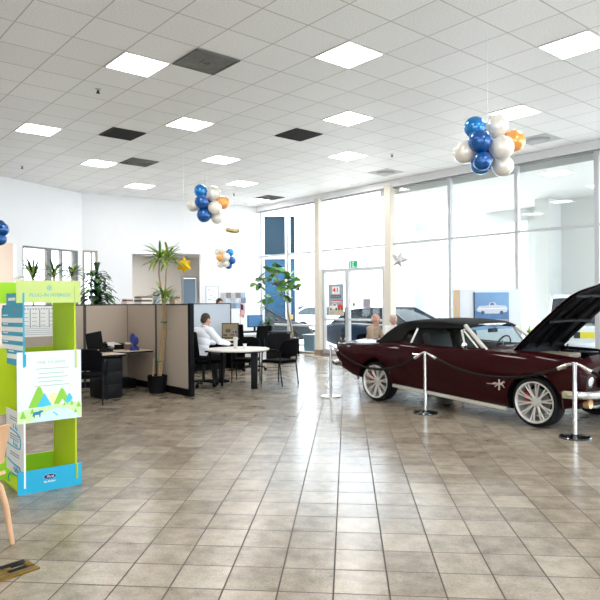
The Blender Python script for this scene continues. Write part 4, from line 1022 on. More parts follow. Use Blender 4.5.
for x, z, r in ((-.07, .215, .085), (.055, .175, .07)):
    mb = MB(); mb.ell((x, 0, z), (r, .045, r*1.1), M_BLUO); mb.tube([(0, 0, .07), (x*.6, 0, z*.7)], .02, M_BLUO, 8); mb.build('lobe', t)
# clutter on the floor under the desk
u0 = at((s2+s3)/2-.02, .72); t = thing('cable_box', 'low white and black power box on the floor under the corner desk', 'box', (u0.x, u0.y, 0), R(-20))
MB().box((0, 0, .035), (.30, .16, .07), M_BLACK, .01).build('case', t); MB().box((.02, -.02, .08), (.18, .10, .018), M_PAPER, .004).build('lid', t)
u1 = at(s3-.45, .34); t = thing('computer_tower', 'black computer case lying on the floor under the corner desk', 'computer', (u1.x, u1.y, 0), math.atan2(-WD.y, -WD.x))
MB().box((0, 0, .09), (.42, .34, .18), M_BLACK, .01).build('case', t); MB().box((.0, -.172, .10), (.36, .008, .13), M_BLACKM, .003).build('front_panel', t)

# ------------------------------------------------------------------ plants
def strap_leaf(mb, base, az, L, w_, rise, droop, m, n=7, fold=.25):
    d = Vector((math.cos(az), math.sin(az), 0)); side = Vector((-d.y, d.x, 0)); vs, fs = [], []
    p = Vector(base); a = rise
    for i in range(n+1):
        u = i/n; hw = w_*(.35 + 1.3*u)*(1-u)**.55*1.05 if i < n else .0
        n_ = (d*-math.sin(a) + Vector((0, 0, math.cos(a))))
        vs += [p + side*hw + n_*hw*fold, p.copy(), p - side*hw + n_*hw*fold]
        st = L/n; p = p + (d*math.cos(a) + Vector((0, 0, math.sin(a))))*st; a -= droop/n
    for i in range(n):
        for k in (0, 1): fs.append([3*i+k, 3*i+k+1, 3*i+4+k, 3*i+3+k])
    mb.add(vs, fs, m, True)
def tuft(mb, base, n, L, w_, m, lo=-.2, hi=1.3, droop=1.2, ms=None):
    for k in range(n):
        r_ = random.random(); az = k*2.399 + random.uniform(-.3, .3)
        strap_leaf(mb, Vector(base) + Vector((0, 0, random.uniform(-.05, .06))), az, L*random.uniform(.7, 1.1), w_, lo + (hi-lo)*r_, droop*random.uniform(.6, 1.3), ms[k % len(ms)] if ms else m)
def pot(t, r0, r1, h_, m, square=False):
    mb = MB()
    if square:
        mb.box((0, 0, h_/2), (2*r1, 2*r1, h_), m, .012); mb.box((0, 0, h_+.004), (2*r1-.05, 2*r1-.05, .008), M_SOIL)
    else: mb.lathe([(r0, 0), (r1, h_), (r1-.018, h_), (r1-.025, h_-.03), (0, h_-.03)], m, 28)
    o = mb.build('pot', t)
    if not square: MB().lathe([(r1-.03, h_-.03), (r1*.5, h_-.02), (0, h_-.018)], M_SOIL, 20).build('soil', o)
    return o
# tall cane plant
cpp = F(157.8, 393); cpp = cpp + Vector((-.02, .06, 0)); cp = thing('cane_plant', 'tall cane plant in a black pot against the taupe partition, with high leaf tufts', 'plant', cpp)
pot(cp, .15, .175, .31, M_BLACK)
def cpl(px, py, dy=0): return P(px, py, cpp.y+dy) - cpp
M_TIE = mat('green_tie', srgb(30, 120, 80), .6)
for pts, r in (([(158, 382), (160, 360), (162, 335), (164, 312), (162, 295), (159, 275), (159.5, 262)], .020), ([(160, 382), (163, 355), (165.5, 330), (165, 310), (165.5, 292), (166, 275), (167, 262)], .020), ([(153, 382), (153, 372), (153.5, 358)], .018)):
    MB().tube([cpl(x, y, .02*i) for i, (x, y) in enumerate(pts)], [r*(1-.06*i) for i in range(len(pts))], M_CANE, 8).build('cane', cp)
for px, py in ((164, 322), (160.5, 361)): MB().tube([cpl(px, py, .05) + Vector((.055*math.cos(a), .055*math.sin(a), 0)) for a in np.linspace(0, 2*PI, 17)[:-1]], .012, M_TIE, 6, closed=True).build('tie', cp)
mb = MB()
tuft(mb, cpl(160, 260, .1), 40, .44, .032, None, -.1, 1.2, .9, [M_LEAF_Y, M_LEAF, M_LEAF_Y]); tuft(mb, cpl(168, 259, .1), 36, .42, .032, None, -.1, 1.2, .9, [M_LEAF_Y, M_LEAF, M_LEAF_Y])
tuft(mb, cpl(163, 296, .0), 28, .36, .032, None, -.2, 1.1, .9, [M_LEAF_Y, M_LEAF]); tuft(mb, cpl(168, 299, .0), 16, .28, .030, None, -.3, 1.1, .9, [M_LEAF_Y, M_LEAF]); mb.build('foliage', cp)
# dark dracaena behind the partition
dp = P(97, 300, 14.3); dp.z = 0; t = thing('dracaena_plant', 'dark green bushy plant rising behind the taupe partition left of the white wall', 'plant', dp); pot(t, .16, .19, .34, M_BLACK)
MB().tube([(0, 0, .3), (.01, 0, 1.2), (0, .01, 2.3)], .02, M_CANE, 8).build('stem', t); mb = MB()
for k in range(130):
    z = random.uniform(1.40, 2.28); u = (z-1.4)/.9
    strap_leaf(mb, (0, 0, z), k*2.399, (.66-.34*u)*random.uniform(.8, 1.1), .062, 1.0 - .2*random.random(), 2.0, M_LEAF_D if k % 4 else M_LEAF)
for k in range(8): strap_leaf(mb, (0, 0, 2.26), k*.8, .30, .05, 1.35, .25, M_LEAF_D)
mb.build('foliage', t)
# yuccas by the left window
for px, py, Y, lab, s_ in ((33, 279, 13.3, 'spiky potted yucca left of the window bar, rising behind the kiosk header', .85), (54, 277, 13.9, 'taller spiky potted yucca by the thick window bar, behind the kiosk header', 1.0), (72, 276, 15.0, 'thin spiky potted yucca at the right end of the left window', .8)):
    b = P(px, py, Y); z = b.z; b.z = 0; t = thing('yucca_plant', lab, 'plant', b, group='spiky plants by the left window'); pot(t, .14, .17, .30, M_BLACK)
    MB().tube([(0, 0, .28), (.01, 0, z*.6), (0, 0, z)], .025, M_CANE, 8).build('cane', t); mb = MB(); tuft(mb, (0, 0, z), 30, .58*s_, .036, None, 0, 1.35, .8, [M_LEAF, M_LEAF_Y, M_LEAF_D]); mb.build('foliage', t)
# fiddle leaf fig
fp = F(292.5, 354); fp = fp + Vector((0, .2, 0)); t = thing('fiddle_leaf_fig', 'fiddle leaf fig tree with big rounded leaves in a black pot by the window corner', 'plant', fp)
pot(t, .2, .21, .47, M_BLACK, True)
def fl2(px, py, dy=0): return P(px, py, fp.y+dy) - fp
trunk = [fl2(293, 340), fl2(291, 325), fl2(288, 312), fl2(287, 302), fl2(282, 292), fl2(279, 282), fl2(277, 272)]
mb = MB(); mb.tube(trunk, [.04, .036, .032, .028, .022, .017, .012], M_BARK, 10)
br = [(fl2(283, 293), fl2(272, 296), fl2(266, 299)), (fl2(280, 285), fl2(270, 282), fl2(262, 279)), (fl2(279, 282), fl2(286, 279), fl2(293, 281)), (fl2(286, 300), fl2(288, 292), fl2(290, 288)), (fl2(278, 276), fl2(272, 272), fl2(268, 272))]
for b in br: mb.tube(list(b), [.016, .012, .008], M_BARK, 7)
mb.build('trunk', t)
def round_leaf(mb, base, dirv, L, m):
    d = Vector(dirv).normalized(); side = Matrix.Rotation(random.uniform(-1.2, 1.2), 3, d) @ d.cross(Vector((0, 0, 1))); side = side.normalized() if side.length > .1 else Vector((1, 0, 0)); nn = side.cross(d)
    prof = [(0, .01), (.12, .10), (.3, .20), (.5, .27), (.68, .33), (.85, .28), (.95, .16), (1.0, .02)]; vs, fs = [], []
    for u, w_ in prof:
        c = Vector(base) + d*(u*L) - Vector((0, 0, .18*L*u*u)); vs += [c + side*w_*L + nn*.05*L, c, c - side*w_*L + nn*.05*L]
    for i in range(len(prof)-1):
        for k in (0, 1): fs.append([3*i+k, 3*i+k+1, 3*i+4+k, 3*i+3+k])
    mb.add(vs, fs, m, True)
mb = MB()
for cx_, cy_, n in ((277, 269, 7), (283, 272, 5), (263, 279, 7), (268, 271, 6), (258, 284, 4), (293, 281, 7), (288, 276, 5), (265, 298, 6), (268, 303, 3), (290, 289, 7), (284, 296, 6), (287, 301, 5), (280, 286, 7), (295, 287, 4), (274, 279, 5)):
    for k in range(int(n*1.1)):
        az = k*2.4 + cx_; e_ = random.uniform(-.6, .9)
        round_leaf(mb, fl2(cx_ + random.uniform(-1.5, 1.5), cy_ + random.uniform(-1.5, 1.5), random.uniform(-.2, .2)), (math.cos(az)*math.cos(e_), math.sin(az)*math.cos(e_), math.sin(e_)), random.uniform(.21, .32), [M_LEAF, M_LEAF, M_LEAF_D][k % 3])
mb.build('foliage', t)
tg = fl2(291.5, 317, -.06); mb = MB(); mb.box(tg, (.10, .01, .14), mat('yellow_tag', srgb(236, 214, 150), .6), .003, rz=R(10)); mb.build('tag', t)

# ------------------------------------------------------------------ tables, chairs, desks at the back
TBL = Vector((-1.03, 11.35, 0)); tt = F(254.5, 388.5); TBL = Vector((tt.x-.30, tt.y+.06, 0)); TZ_ = .735
t = thing('round_table', 'white oval-topped meeting table with thick black leg where the man in white works', 'table', TBL)
T = Matrix.Diagonal((.97, 1, 1, 1)); MB().lathe([(.0, TZ_-.03), (.58, TZ_-.03), (.60, TZ_-.015), (.595, TZ_), (0, TZ_)], mat('white_laminate', srgb(228, 224, 216), .3), 48, T).build('tabletop', t)
mb = MB(); mb.box((.30, -.08, .35), (.12, .12, .70), M_BLACKM, .01); mb.build('leg', t)
mb = MB(); mb.cyl((-.34, .34, 0), (-.34, .34, .70), .028, M_BLACK); mb.build('leg', t)
cup = P(244.8, 346, TBL.y-.05); cup.z = TZ_
t = thing('paper_cup', 'small white paper cup on the round meeting table', 'cup', cup); MB().lathe([(.026, 0), (.036, .09), (.038, .092), (.033, .09), (.024, .01), (0, .01)], M_PAPER, 20).build('cup', t)
tum = P(235.5, 346.5, TBL.y+.05); tum.z = TZ_
t = thing('tumbler', 'tall white drink tumbler with straw on the table by the seated man\'s hand', 'cup', tum); MB().lathe([(.034, 0), (.042, .19), (.044, .20), (.03, .21), (0, .21)], mat('tumbler_white', srgb(206, 206, 204), .4), 20).build('cup', t)
MB().tube([(0, 0, .2), (-.03, .01, .36)], .006, mat('lilac_straw', srgb(150, 130, 190), .5), 6).build('straw', t)
def guest_chair(label, loc, rz, grp='black guest chairs'):
    t = thing('guest_chair', label, 'chair', loc, rz, group=grp)
    mb = MB(); mb.box((0, 0, .455), (.46, .48, .055), M_BLKFAB, .024, seg=3); mb.build('seat', t)
    mb = MB(); rows = []
    for z, xx, hw in ((.55, -.205, .20), (.62, -.225, .235), (.72, -.245, .245), (.80, -.26, .235), (.86, -.272, .19), (.885, -.278, .11)):
        rows.append([(xx - .05*(1-(y/.25)**2), y, z) for y in np.linspace(-hw, hw, 9)])
    mb.loft(rows, M_BLKFAB, closed=False, caps=False); b = mb.build('backrest', t); md = b.modifiers.new('s', 'SOLIDIFY'); md.thickness = .04; md.offset = 0
    for s_ in (-1, 1):
        MB().tube([(.24, s_*.25, 0), (.225, s_*.25, .40), (.21, s_*.26, .60), (.17, s_*.265, .665), (-.05, s_*.265, .68), (-.20, s_*.255, .665)], .013, M_BLACKM, 8).build('front_leg', t)
        MB().tube([(-.28, s_*.24, 0), (-.22, s_*.24, .42), (-.24, s_*.24, .60), (-.265, s_*.22, .75)], .013, M_BLACKM, 8).build('rear_leg', t)
        MB().tube([(.12, s_*.265, .676), (-.04, s_*.266, .690), (-.18, s_*.26, .676)], .012, M_BLACKM, 8).build('arm_pad', t)
    mb = MB()
    mb.tube([(.226, -.25, .42), (.226, .25, .42)], .011, M_BLACKM, 8); mb.tube([(-.222, -.24, .42), (-.222, .24, .42)], .011, M_BLACKM, 8); mb.build('cross_rail', t)
    return t
gc = F(283, 385); guest_chair('black guest chair with curved arms right of the round meeting table, clear of it', (gc.x-.07, gc.y+.12, 0), R(140))
gc2 = F(246, 385); guest_chair('black guest chair pushed behind the round meeting table', (gc2.x-.02, TBL.y+.86, 0), R(-95))
def task_chair(label, loc, rz, grp='black task chairs', zb=0):
    t = thing('task_chair', label, 'chair', loc, rz, group=grp)
    mb = MB()
    for k in range(5):
        a = R(72*k); mb.tube([(0, 0, .10), (.15*math.cos(a), .15*math.sin(a), .10), (.28*math.cos(a), .28*math.sin(a), .075)], [.03, .024, .018], M_BLACKM, 8)
    mb.cyl((0, 0, .09), (0, 0, .44), .028, M_BLACKM); mb.build('star_base', t)
    for k in range(5):
        a = R(72*k); x, y = .28*math.cos(a), .28*math.sin(a); MB().cyl((x-.025*math.sin(a), y+.025*math.cos(a), .034), (x+.025*math.sin(a), y-.025*math.cos(a), .034), .034, M_BLACK, n=14).build('castor', t)
    MB().box((0, 0, .475), (.48, .49, .075), M_BLKFAB, .03, seg=3).build('seat', t)
    T = Matrix.Translation((-.25, 0, .80)) @ Matrix.Rotation(R(-8), 4, 'Y'); MB().box((0, 0, 0), (.07, .44, .50), M_BLKFAB, .032, T=T, seg=3).build('backrest', t)
    mb = MB(); mb.tube([(-.1, 0, .44), (-.27, 0, .45), (-.30, 0, .62), (-.29, 0, .75)], .02, M_BLACKM, 8); mb.build('back_bar', t)
    for s_ in (-1, 1): MB().tube([(.0, s_*.24, .45), (.0, s_*.28, .52), (-.02, s_*.28, .67), (-.12, s_*.28, .68), (.12, s_*.28, .68)], .016, M_BLACK, 8).build('armrest', t)
    return t
MANP = F(206, 386); MANP = Vector((MANP.x - .04, MANP.y - .02, 0)); MANR = R(54)
task_chair('black task chair the man in the white shirt sits on', MANP, R(36))
kc = F(86, 403); HV = Vector((-.17, .98, 0)); kc = F(102.5, 405.5) + HV*.28 + Vector((-.98, -.17, 0))*.24; guest_chair('black guest chair half hidden behind the lime kiosk, its back to the camera', (kc.x, kc.y, 0), math.atan2(.98, -.17))
b = P(238.5, 335, 15.75); task_chair('black task chair with its back against the white back wall desk', (b.x, b.y, 0), R(75))
b = P(253, 340, 14.6); task_chair('black task chair turned sideways just right of the meeting table, before the dark desk', (b.x, b.y, 0), R(150))
# desk along the blue-grey partition, with monitor
def dbox(name, label, A, D, L, dep, z, m_top, m_side, cat='desk', sgn=1):
    t = thing(name, label, cat, A + D*(L/2), math.atan2(D.y, D.x))
    MB().box((0, -sgn*dep/2, z-.015), (L, dep, .03), m_top, .006).build('worktop', t)
    MB().box((0, -sgn*.03, (z-.04)/2), (L-.06, .03, z-.04), m_side, .004).build('modesty_panel', t)
    for s_ in (-1, 1): MB().box((s_*(L/2-.03), -sgn*dep/2, (z-.03)/2), (.03, dep-.04, z-.03), m_side, .004).build('side_panel', t)
    return t
dA_ = C2 - WD*.06 + WN*(bl-1.75); dbox('cubicle_desk', 'dark-sided desk along the blue-grey partition, behind the seated man', dA_, WN, 1.65, .70, .73, M_DESK, M_BLACK)
M_SCR = mat('lit_yellow_screen', srgb(96, 88, 66), .3, emit=((.75, .64, .40), .10)); M_SCRB = mat('lit_blue_screen', srgb(60, 110, 160), .3, emit=((.06, .20, .36), .2))
def monitor(label, loc, rz, scr, w_=.50, h_=.32, det=True, zo=0.0):
    t = thing('monitor', label, 'monitor', loc, rz, group='computer monitors in the cubicles')
    h0 = .16+zo
    MB().box((0, 0, h0+h_/2-.04), (.035, w_, h_), M_BLACK, .008).build('screen_housing', t)
    mb = MB(); mb.box((.0185, 0, h0+h_/2-.04), (.003, w_-.04, h_-.04), scr)
    if det:
        for y, z, sy, sz in ((.12, .11, .10, .05), (-.05, .14, .12, .08), (.08, .04, .16, .03), (-.12, .03, .1, .05)): mb.box((.0205, y, h0+z), (.002, sy, sz), M_INK)
    mb.build('screen', t)
    mb = MB(); mb.box((-.02, 0, .008), (.18, .24, .016), M_BLACK, .005); mb.box((-.03, 0, .09), (.025, .06, .14), M_BLACK, .005); mb.build('stand', t); return t
b = G(221, 345, .74); mp0 = P(221, 343, (C2 + WN*bl).y - .55); mp0 = P(221, 343, 13.0); mp0.z = .73
pA = C2 + WN*hit(220.5, C2, WN) - WD*.40; pA.z = .73; monitor('monitor with a yellowish screen in front of the man in the white shirt', pA, R(-104), M_SCR, .42, .36, zo=-.11)
# furniture towards the back wall
bd = P(272, 340, 17.6); t_ = dbox('reception_desk', 'black-fronted desk below the fig tree, by the tinted glass corner', Vector((bd.x-.38, bd.y, 0)), Vector((1, 0, 0)), .92, -.7, .76, M_BLACKM, M_BLACK)
m2 = P(255, 330, 17.9); m2.z = .76; b_ = thing('side_desk', 'dark narrow desk bearing the blue-screened monitor, left of the fig tree', 'desk', (m2.x-.06, m2.y+.1, 0))
MB().box((0, 0, .745), (.56, .62, .03), M_BLACKM, .006).build('worktop', b_); MB().box((0, .2, .36), (.50, .03, .72), M_BLACK).build('modesty_panel', b_)
for s_ in (-1, 1): MB().box((s_*.25, 0, .365), (.03, .58, .73), M_BLACK).build('side_panel', b_)
monitor('monitor with a blue screen left of the fig tree, on a dark desk', m2, R(-65), M_SCRB, .46, .34, False)
dpt = P(268, 326, 17.95); dpt.z = .76; t = thing('desk_plant', 'low bushy green plant in a dark pot on the black-fronted desk', 'plant', dpt); pot(t, .10, .13, .16, M_BLACK); mb = MB()
tuft(mb, (0, 0, .16), 46, .34, .034, None, .1, 1.4, 1.6, [M_LEAF_D, M_LEAF, M_LEAF_D]); mb.build('foliage', t)
wd_ = P(239, 336, 16.6); t = thing('white_counter', 'low white counter against the back wall behind the black task chair', 'counter', (wd_.x, wd_.y, 0), math.atan2(BD.y, BD.x))
MB().box((0, 0, .74), (1.5, .5, .04), M_WHITE, .006).build('worktop', t); MB().box((0, .03, .36), (1.44, .42, .72), mat('white_cabinet', srgb(228, 228, 226), .5), .006).build('cabinet', t)
# cabinet behind the partition, objects along its top
cs0, cs1 = hit(186.5, E0 + WN*.54, WD), prt(119); cb = E0 + WD*((cs0+cs1)/2) + WN*.30; cl_ = cs1-cs0; t = thing('filing_cabinet', 'beige filing cabinet hidden behind the taupe partition, small boxes on top', 'cabinet', (cb.x, cb.y, 0), math.atan2(WD.y, WD.x))
MB().box((0, 0, .785), (cl_, .45, 1.57), mat('putty_metal', srgb(200, 192, 178), .5), .008).build('carcass', t)
for k in range(3): MB().box(((k-1)*cl_/3, -.228, .78), (cl_/3-.02, .012, 1.40), mat('putty_metal_door', srgb(208, 200, 188), .5), .004).build('door', t)
CT = 1.57
def ontop(px): 
    A = cb; s_ = hit(px, A, WD); q = A + WD*s_; return Vector((q.x, q.y, CT))
def stack(name, label, cat, px, specs, rz=.2):
    t = thing(name, label, cat, ontop(px), math.atan2(WN.y, WN.x)+rz); z = 0
    for k, (w_, d_, h_, m, nm) in enumerate(specs):
        MB().box((random.uniform(-.01, .01), 0, z+h_/2), (w_, d_, h_), m, .004, rz=random.uniform(-.15, .15)).build(nm, t); z += h_
    return t
M_BRN = mat('brown_card_dark', srgb(110, 84, 70), .6); M_DKG = mat('dark_grey_card', srgb(70, 66, 66), .6); M_PINK = mat('pale_card', srgb(222, 212, 204), .7)
stack('book_stack', 'small stack of pale and brown books on the ledge behind the partition, left one', 'books', 127.5, [(.20, .16, .06, M_PINK, 'lower_book'), (.17, .15, .035, M_BRN, 'upper_book'), (.18, .15, .02, M_PINK, 'top_book')])
stack('document_box', 'layered brown and grey document boxes on the ledge, left of the cane plant', 'box', 143.5, [(.27, .2, .05, M_PINK, 'lower_box'), (.29, .2, .035, M_DKG, 'dark_tray'), (.27, .2, .04, M_PINK, 'middle_box'), (.30, .2, .03, M_BRN, 'lid')])
stack('jar', 'grey storage jar on the ledge behind the partition, just left of the cane plant', 'jar', 156.5, [(.09, .09, .16, mat('grey_jar', srgb(150, 158, 168), .4), 'body'), (.095, .095, .02, M_DKG, 'lid')])
stack('carton', 'small tan carton on the ledge behind the partition, right of the cane plant', 'box', 175, [(.17, .14, .10, mat('tan_carton', srgb(190, 170, 150), .7), 'body'), (.15, .12, .03, M_BRN, 'lid')])
# things on the back wall
def onback(px0, px1, py0, py1, off=.012):
    s0, s1_ = bs(px0), bs(px1); q = CA + BD*((s0+s1_)/2); z1_ = zat((px0+px1)/2, py0, q.y); z0_ = zat((px0+px1)/2, py1, q.y)
    Tb = frame((0, 0, 0), BD); return q - bN*off, abs(s1_-s0), z1_-z0_, (z0_+z1_)/2
q, ww_, hh_, zm = onback(205.5, 218.5, 286, 304); t = thing('framed_whiteboard', 'white framed board with faint writing on the back wall', 'whiteboard', (q.x, q.y, zm), math.atan2(BD.y, BD.x))
MB().box((0, 0, 0), (ww_-.02, .015, hh_-.02), M_WHITE).build('board', t); mb = MB()
for s_ in (-1, 1): mb.box((s_*(ww_/2-.012), -.004, 0), (.024, .022, hh_), M_ALU); mb.box((0, -.004, s_*(hh_/2-.012)), (ww_-.048, .022, .024), M_ALU)
mb.build('frame', t); mb = MB()
for k in range(9): mb.box((random.uniform(-.3, .3)*ww_, -.0085, random.uniform(-.35, .35)*hh_), (random.uniform(.05, .12), .002, .012), M_GREY)
mb.build('scribbles', t)
q, ww_, hh_, zm = onback(220, 245.5, 292, 309); t = thing('photo_collage', 'collage of grey-blue photographs pinned on the back wall beside the whiteboard', 'photographs', (q.x, q.y, zm), math.atan2(BD.y, BD.x))
cols = [srgb(120, 136, 160), srgb(170, 180, 196), srgb(196, 184, 178), srgb(150, 170, 196), srgb(206, 206, 210), srgb(132, 128, 132)]
k = 0
for i in range(5):
    for j in range(3):
        if (i, j) == (4, 0): continue
        MB(Matrix.Translation(((i-2)*ww_/5.2 + random.uniform(-.02, .02), -.003*((i+j) % 2), (j-1)*hh_/3.3))).box((0, 0, 0), (ww_/5.0, .004, hh_/3.1), mat('photo_print_%d' % (k % 6), cols[k % 6], .5, var=.5, vscale=9)).build('photograph', t); k += 1
q = P(241, 311, 16.55); t = thing('small_flag', 'small red, white and blue striped flag hanging on a stick below the photo collage', 'flag', (q.x, q.y, .76), .2)
# flag stands in a weighted base on the counter
fz = q.z - .76
fl_m = MB(); rows = [[(-.02 + .11*u + .012*math.sin(5*v), .014*math.sin(6*u + 4*v), fz + .19 - .34*v - .03*u) for u in np.linspace(0, 1, 8)] for v in np.linspace(0, 1, 10)]
vs = [p for r in rows for p in r]
MRW = [mat('flag_red', srgb(206, 60, 66), .8), mat('flag_white', srgb(238, 236, 236), .8), mat('flag_blue', srgb(44, 60, 120), .8)]
for j in range(9):
    for i in range(7):
        m = MRW[2] if j < 4 and i < 4 else MRW[i % 2]
        fl_m.add([vs[j*8+i], vs[j*8+i+1], vs[j*8+i+9], vs[j*8+i+8]], [[0, 1, 2, 3]], m, True)
fl_m.build('cloth', t, weld=True, sharp=0); MB().tube([(-.02, 0, 0.02), (-.02, 0, fz+.24)], .006, M_WOOD, 6).build('stick', t); MB().lathe([(.05, 0), (.05, .02), (.01, .03), (0, .03)], M_BLACK, 18, Matrix.Translation((-.02, 0, 0))).build('base', t)
# ------------------------------------------------------------------ people
def fuse(prims, name, m, voxel, parent, smooth=4):
    mb = MB()
    for p in prims:
        if p[0] == 'c':
            _, a, b, r0, r1 = p; mb.tube([a, b], [r0, r1], m, 14); mb.ell(a, r0, m, nu=14, nv=8); mb.ell(b, r1, m, nu=14, nv=8)
        else:
            _, c, r, rot = p; mb.ell(c, r, m, nu=20, nv=14, rot=rot)
    o = mb.build('tmp_fuse', sharp=0)
    md = o.modifiers.new('r', 'REMESH'); md.mode = 'VOXEL'; md.voxel_size = voxel; md.use_smooth_shade = True
    ms = o.modifiers.new('s', 'SMOOTH'); ms.iterations = smooth; ms.factor = .5
    dg = bpy.context.evaluated_depsgraph_get(); dg.update()
    me = bpy.data.meshes.new_from_object(o.evaluated_get(dg)); bpy.data.objects.remove(o); me.name = name
    if not me.materials: me.materials.append(m)
    for p in me.polygons: p.use_smooth = True
    return meshobj(name, me, parent)
V = Vector
def hand(wr, d, n, side, curl=.5):
    """palm plus five bent fingers; d = pointing direction, n = palm normal (fingers curl towards it), side = direction of the thumb"""
    d = V(d).normalized(); n = V(n).normalized(); s = V(side).normalized(); pr = []
    wr = V(wr); pc = wr + d*.05
    rot = Matrix((d, s, n)).transposed()
    pr.append(('e', pc, (.052, .040, .016), rot))
    for k, (off, L) in enumerate(((.030, .072), (.010, .080), (-.010, .075), (-.029, .058))):
        a = wr + d*.088 + s*off; p0 = a - d*.02; ang = curl*.5; p = a
        pr.append(('c', p0, p, .0095, .009))
        for j, f in enumerate((.45, .32, .23)):
            dd = d*math.cos(ang) + n*math.sin(ang); q = p + dd*(L*f); pr.append(('c', p, q, .009-.0006*j, .0086-.0006*j)); p = q; ang += curl*.7
    b = wr + d*.03 + s*.030; t1 = b + (d*.6 + s*.8 + n*.2).normalized()*.038; t2 = t1 + (d*.9 + s*.25 + n*.3).normalized()*.030
    pr += [('c', b, t1, .012, .0105), ('c', t1, t2, .0105, .009)]
    return pr
def head_prims(c, fwd, sc=1.0):
    """head centred on c looking along fwd (horizontal-ish)"""
    f = V(fwd).normalized(); l = V((0, 0, 1)).cross(f).normalized(); u = f.cross(l); rot = Matrix((f, l, u)).transposed(); g = lambda x, y, z: V(c) + f*x*sc + l*y*sc + u*z*sc
    pr = [('e', g(-.008, 0, .022), (.098*sc, .077*sc, .098*sc), rot), ('e', g(.028, 0, -.055), (.062*sc, .055*sc, .062*sc), rot), ('e', g(.062, 0, -.098), (.026*sc, .028*sc, .020*sc), rot),
          ('c', g(.090, 0, .012), g(.112, 0, -.028), .010*sc, .0145*sc), ('e', g(.078, 0, .030), (.020*sc, .055*sc, .014*sc), rot), ('e', g(.087, 0, -.062), (.012*sc, .026*sc, .010*sc), rot)]
    for s_ in (-1, 1): pr += [('e', g(-.008, s_*.080, -.006), (.020*sc, .010*sc, .033*sc), rot), ('e', g(.066, s_*.045, -.020), (.022*sc, .018*sc, .018*sc), rot)]
    return pr, g, rot
SKIN = mat('skin', srgb(198, 150, 130), .6, var=.05, vscale=20)
def person(label, loc, rz, J, shirt, trousers, hair, hairstyle, voxel=.008, sleeves='long', shoes=M_BLACK, chair_occ=None, female=False):
    t = thing('person', label, 'person', loc, rz)
    up = V((0, 0, 1)); hd, nk, ch_, pv = V(J['head']), V(J['neck']), V(J['chest']), V(J['pelvis'])
    hp_, g, hrot = head_prims(hd, J['face'])
    body = list(hp_); body.append(('c', nk, hd + V((0, 0, -.05)) - V(J['face']).normalized()*.012, .056, .052))
    sw = J.get('sw', .19); tors = lambda k: [('e', pv, (.115+k, .155+k, .13+k), None), ('e', pv.lerp(ch_, .35), (.108+k, .150+k, .14+k), None), ('e', pv.lerp(ch_, .7), (.112+k, .160+k, .15+k), None), ('e', ch_ + V((0, 0, .02)), (.108+k, .168+k, .12+k), None),
        ('c', V(J['shR']), V(J['shL']), .062+k, .062+k), ('c', nk + V((0, 0, -.06)), V(J['shR']), .060+k, .056+k), ('c', nk + V((0, 0, -.06)), V(J['shL']), .060+k, .056+k)]
    arm = lambda S, k, full=True: [('c', V(J['sh'+S]), V(J['el'+S]), .056+k, .043+k)] + ([('c', V(J['el'+S]), V(J['wr'+S]), .043+k, .030+k*.8)] if full else [])
    leg = lambda S, k: [('c', V(J['hp'+S]), V(J['kn'+S]), .085+k, .058+k), ('c', V(J['kn'+S]), V(J['an'+S]), .057+k, .040+k*1.3)]
    body += tors(0)
    for S, sd in (('R', 1), ('L', -1)):
        body += arm(S, 0) + leg(S, 0)
        body += hand(J['wr'+S], J['hd'+S], J.get('hn'+S, (0, 0, -1)), J.get('ht'+S, (0, sd, 0)), J.get('curl', .45))
        fd = V(J['ft'+S]).normalized(); body.append(('c', V(J['an'+S]) + V((0, 0, -.04)), V(J['an'+S]) + fd*.14 + V((0, 0, -.05)), .034, .028))
    fuse(body, 'body', SKIN, voxel, t)
    sh = tors(.016)
    for S in 'RL':
        if sleeves == 'long': sh += [('c', V(J['sh'+S]), V(J['el'+S]), .074, .060), ('c', V(J['el'+S]), V(J['el'+S]).lerp(V(J['wr'+S]), .93), .060, .044)]
        else: sh += [('c', V(J['sh'+S]), V(J['sh'+S]).lerp(V(J['el'+S]), .72), .076, .066)]
    fuse(sh, 'shirt', shirt, voxel, t)
    c = MB(); tilt = (hd - nk).normalized(); ring_ = [nk + V((0, 0, .012)) + V((.066*math.cos(a), .070*math.sin(a), .012*math.cos(a+PI))) for a in np.linspace(0, 2*PI, 25)[:-1]]
    c.tube(ring_, .014, shirt, 8, closed=True); c.build('collar', t)
    tr = [('e', pv + V((0, 0, -.02)), (.135, .172, .12), None)]
    for S in 'RL': tr += leg(S, .014)
    fuse(tr, 'trousers', trousers, voxel, t)
    for S in 'RL':
        fd = V(J['ft'+S]).normalized(); a = V(J['an'+S]); fuse([('c', a + V((0, 0, -.045)) - fd*.03, a + fd*.10 + V((0, 0, -.052)), .043, .040), ('c', a + fd*.06 + V((0, 0, -.055)), a + fd*.17 + V((0, 0, -.06)), .041, .032)], 'shoe', shoes, .007, t)
    hm = []
    if hairstyle == 'short': hm = [('e', g(-.018, 0, .036), (.096, .0825, .096), hrot), ('e', g(-.060, 0, -.01), (.054, .070, .075), hrot)]
    elif hairstyle == 'bald': hm = [('e', g(-.070, 0, -.012), (.040, .068, .048), hrot), ('e', g(-.03, .066, .0), (.045, .018, .035), hrot), ('e', g(-.03, -.066, .0), (.045, .018, .035), hrot)]
    elif hairstyle == 'full': hm = [('e', g(-.020, 0, .040), (.100, .088, .100), hrot), ('e', g(-.062, 0, -.02), (.062, .082, .095), hrot), ('e', g(-.02, .06, .0), (.05, .03, .06), hrot), ('e', g(-.02, -.06, .0), (.05, .03, .06), hrot)]
    fuse(hm, 'hair', hair, .006, t)
    for s_ in (-1, 1):
        e = MB(); e.ell(g(.081, s_*.031, .008), (.011, .013, .011), M_WHITE, nu=12, nv=8); e.ell(g(.088, s_*.031, .008), .0065, M_BLACK, nu=10, nv=6); e.build('eye', t)
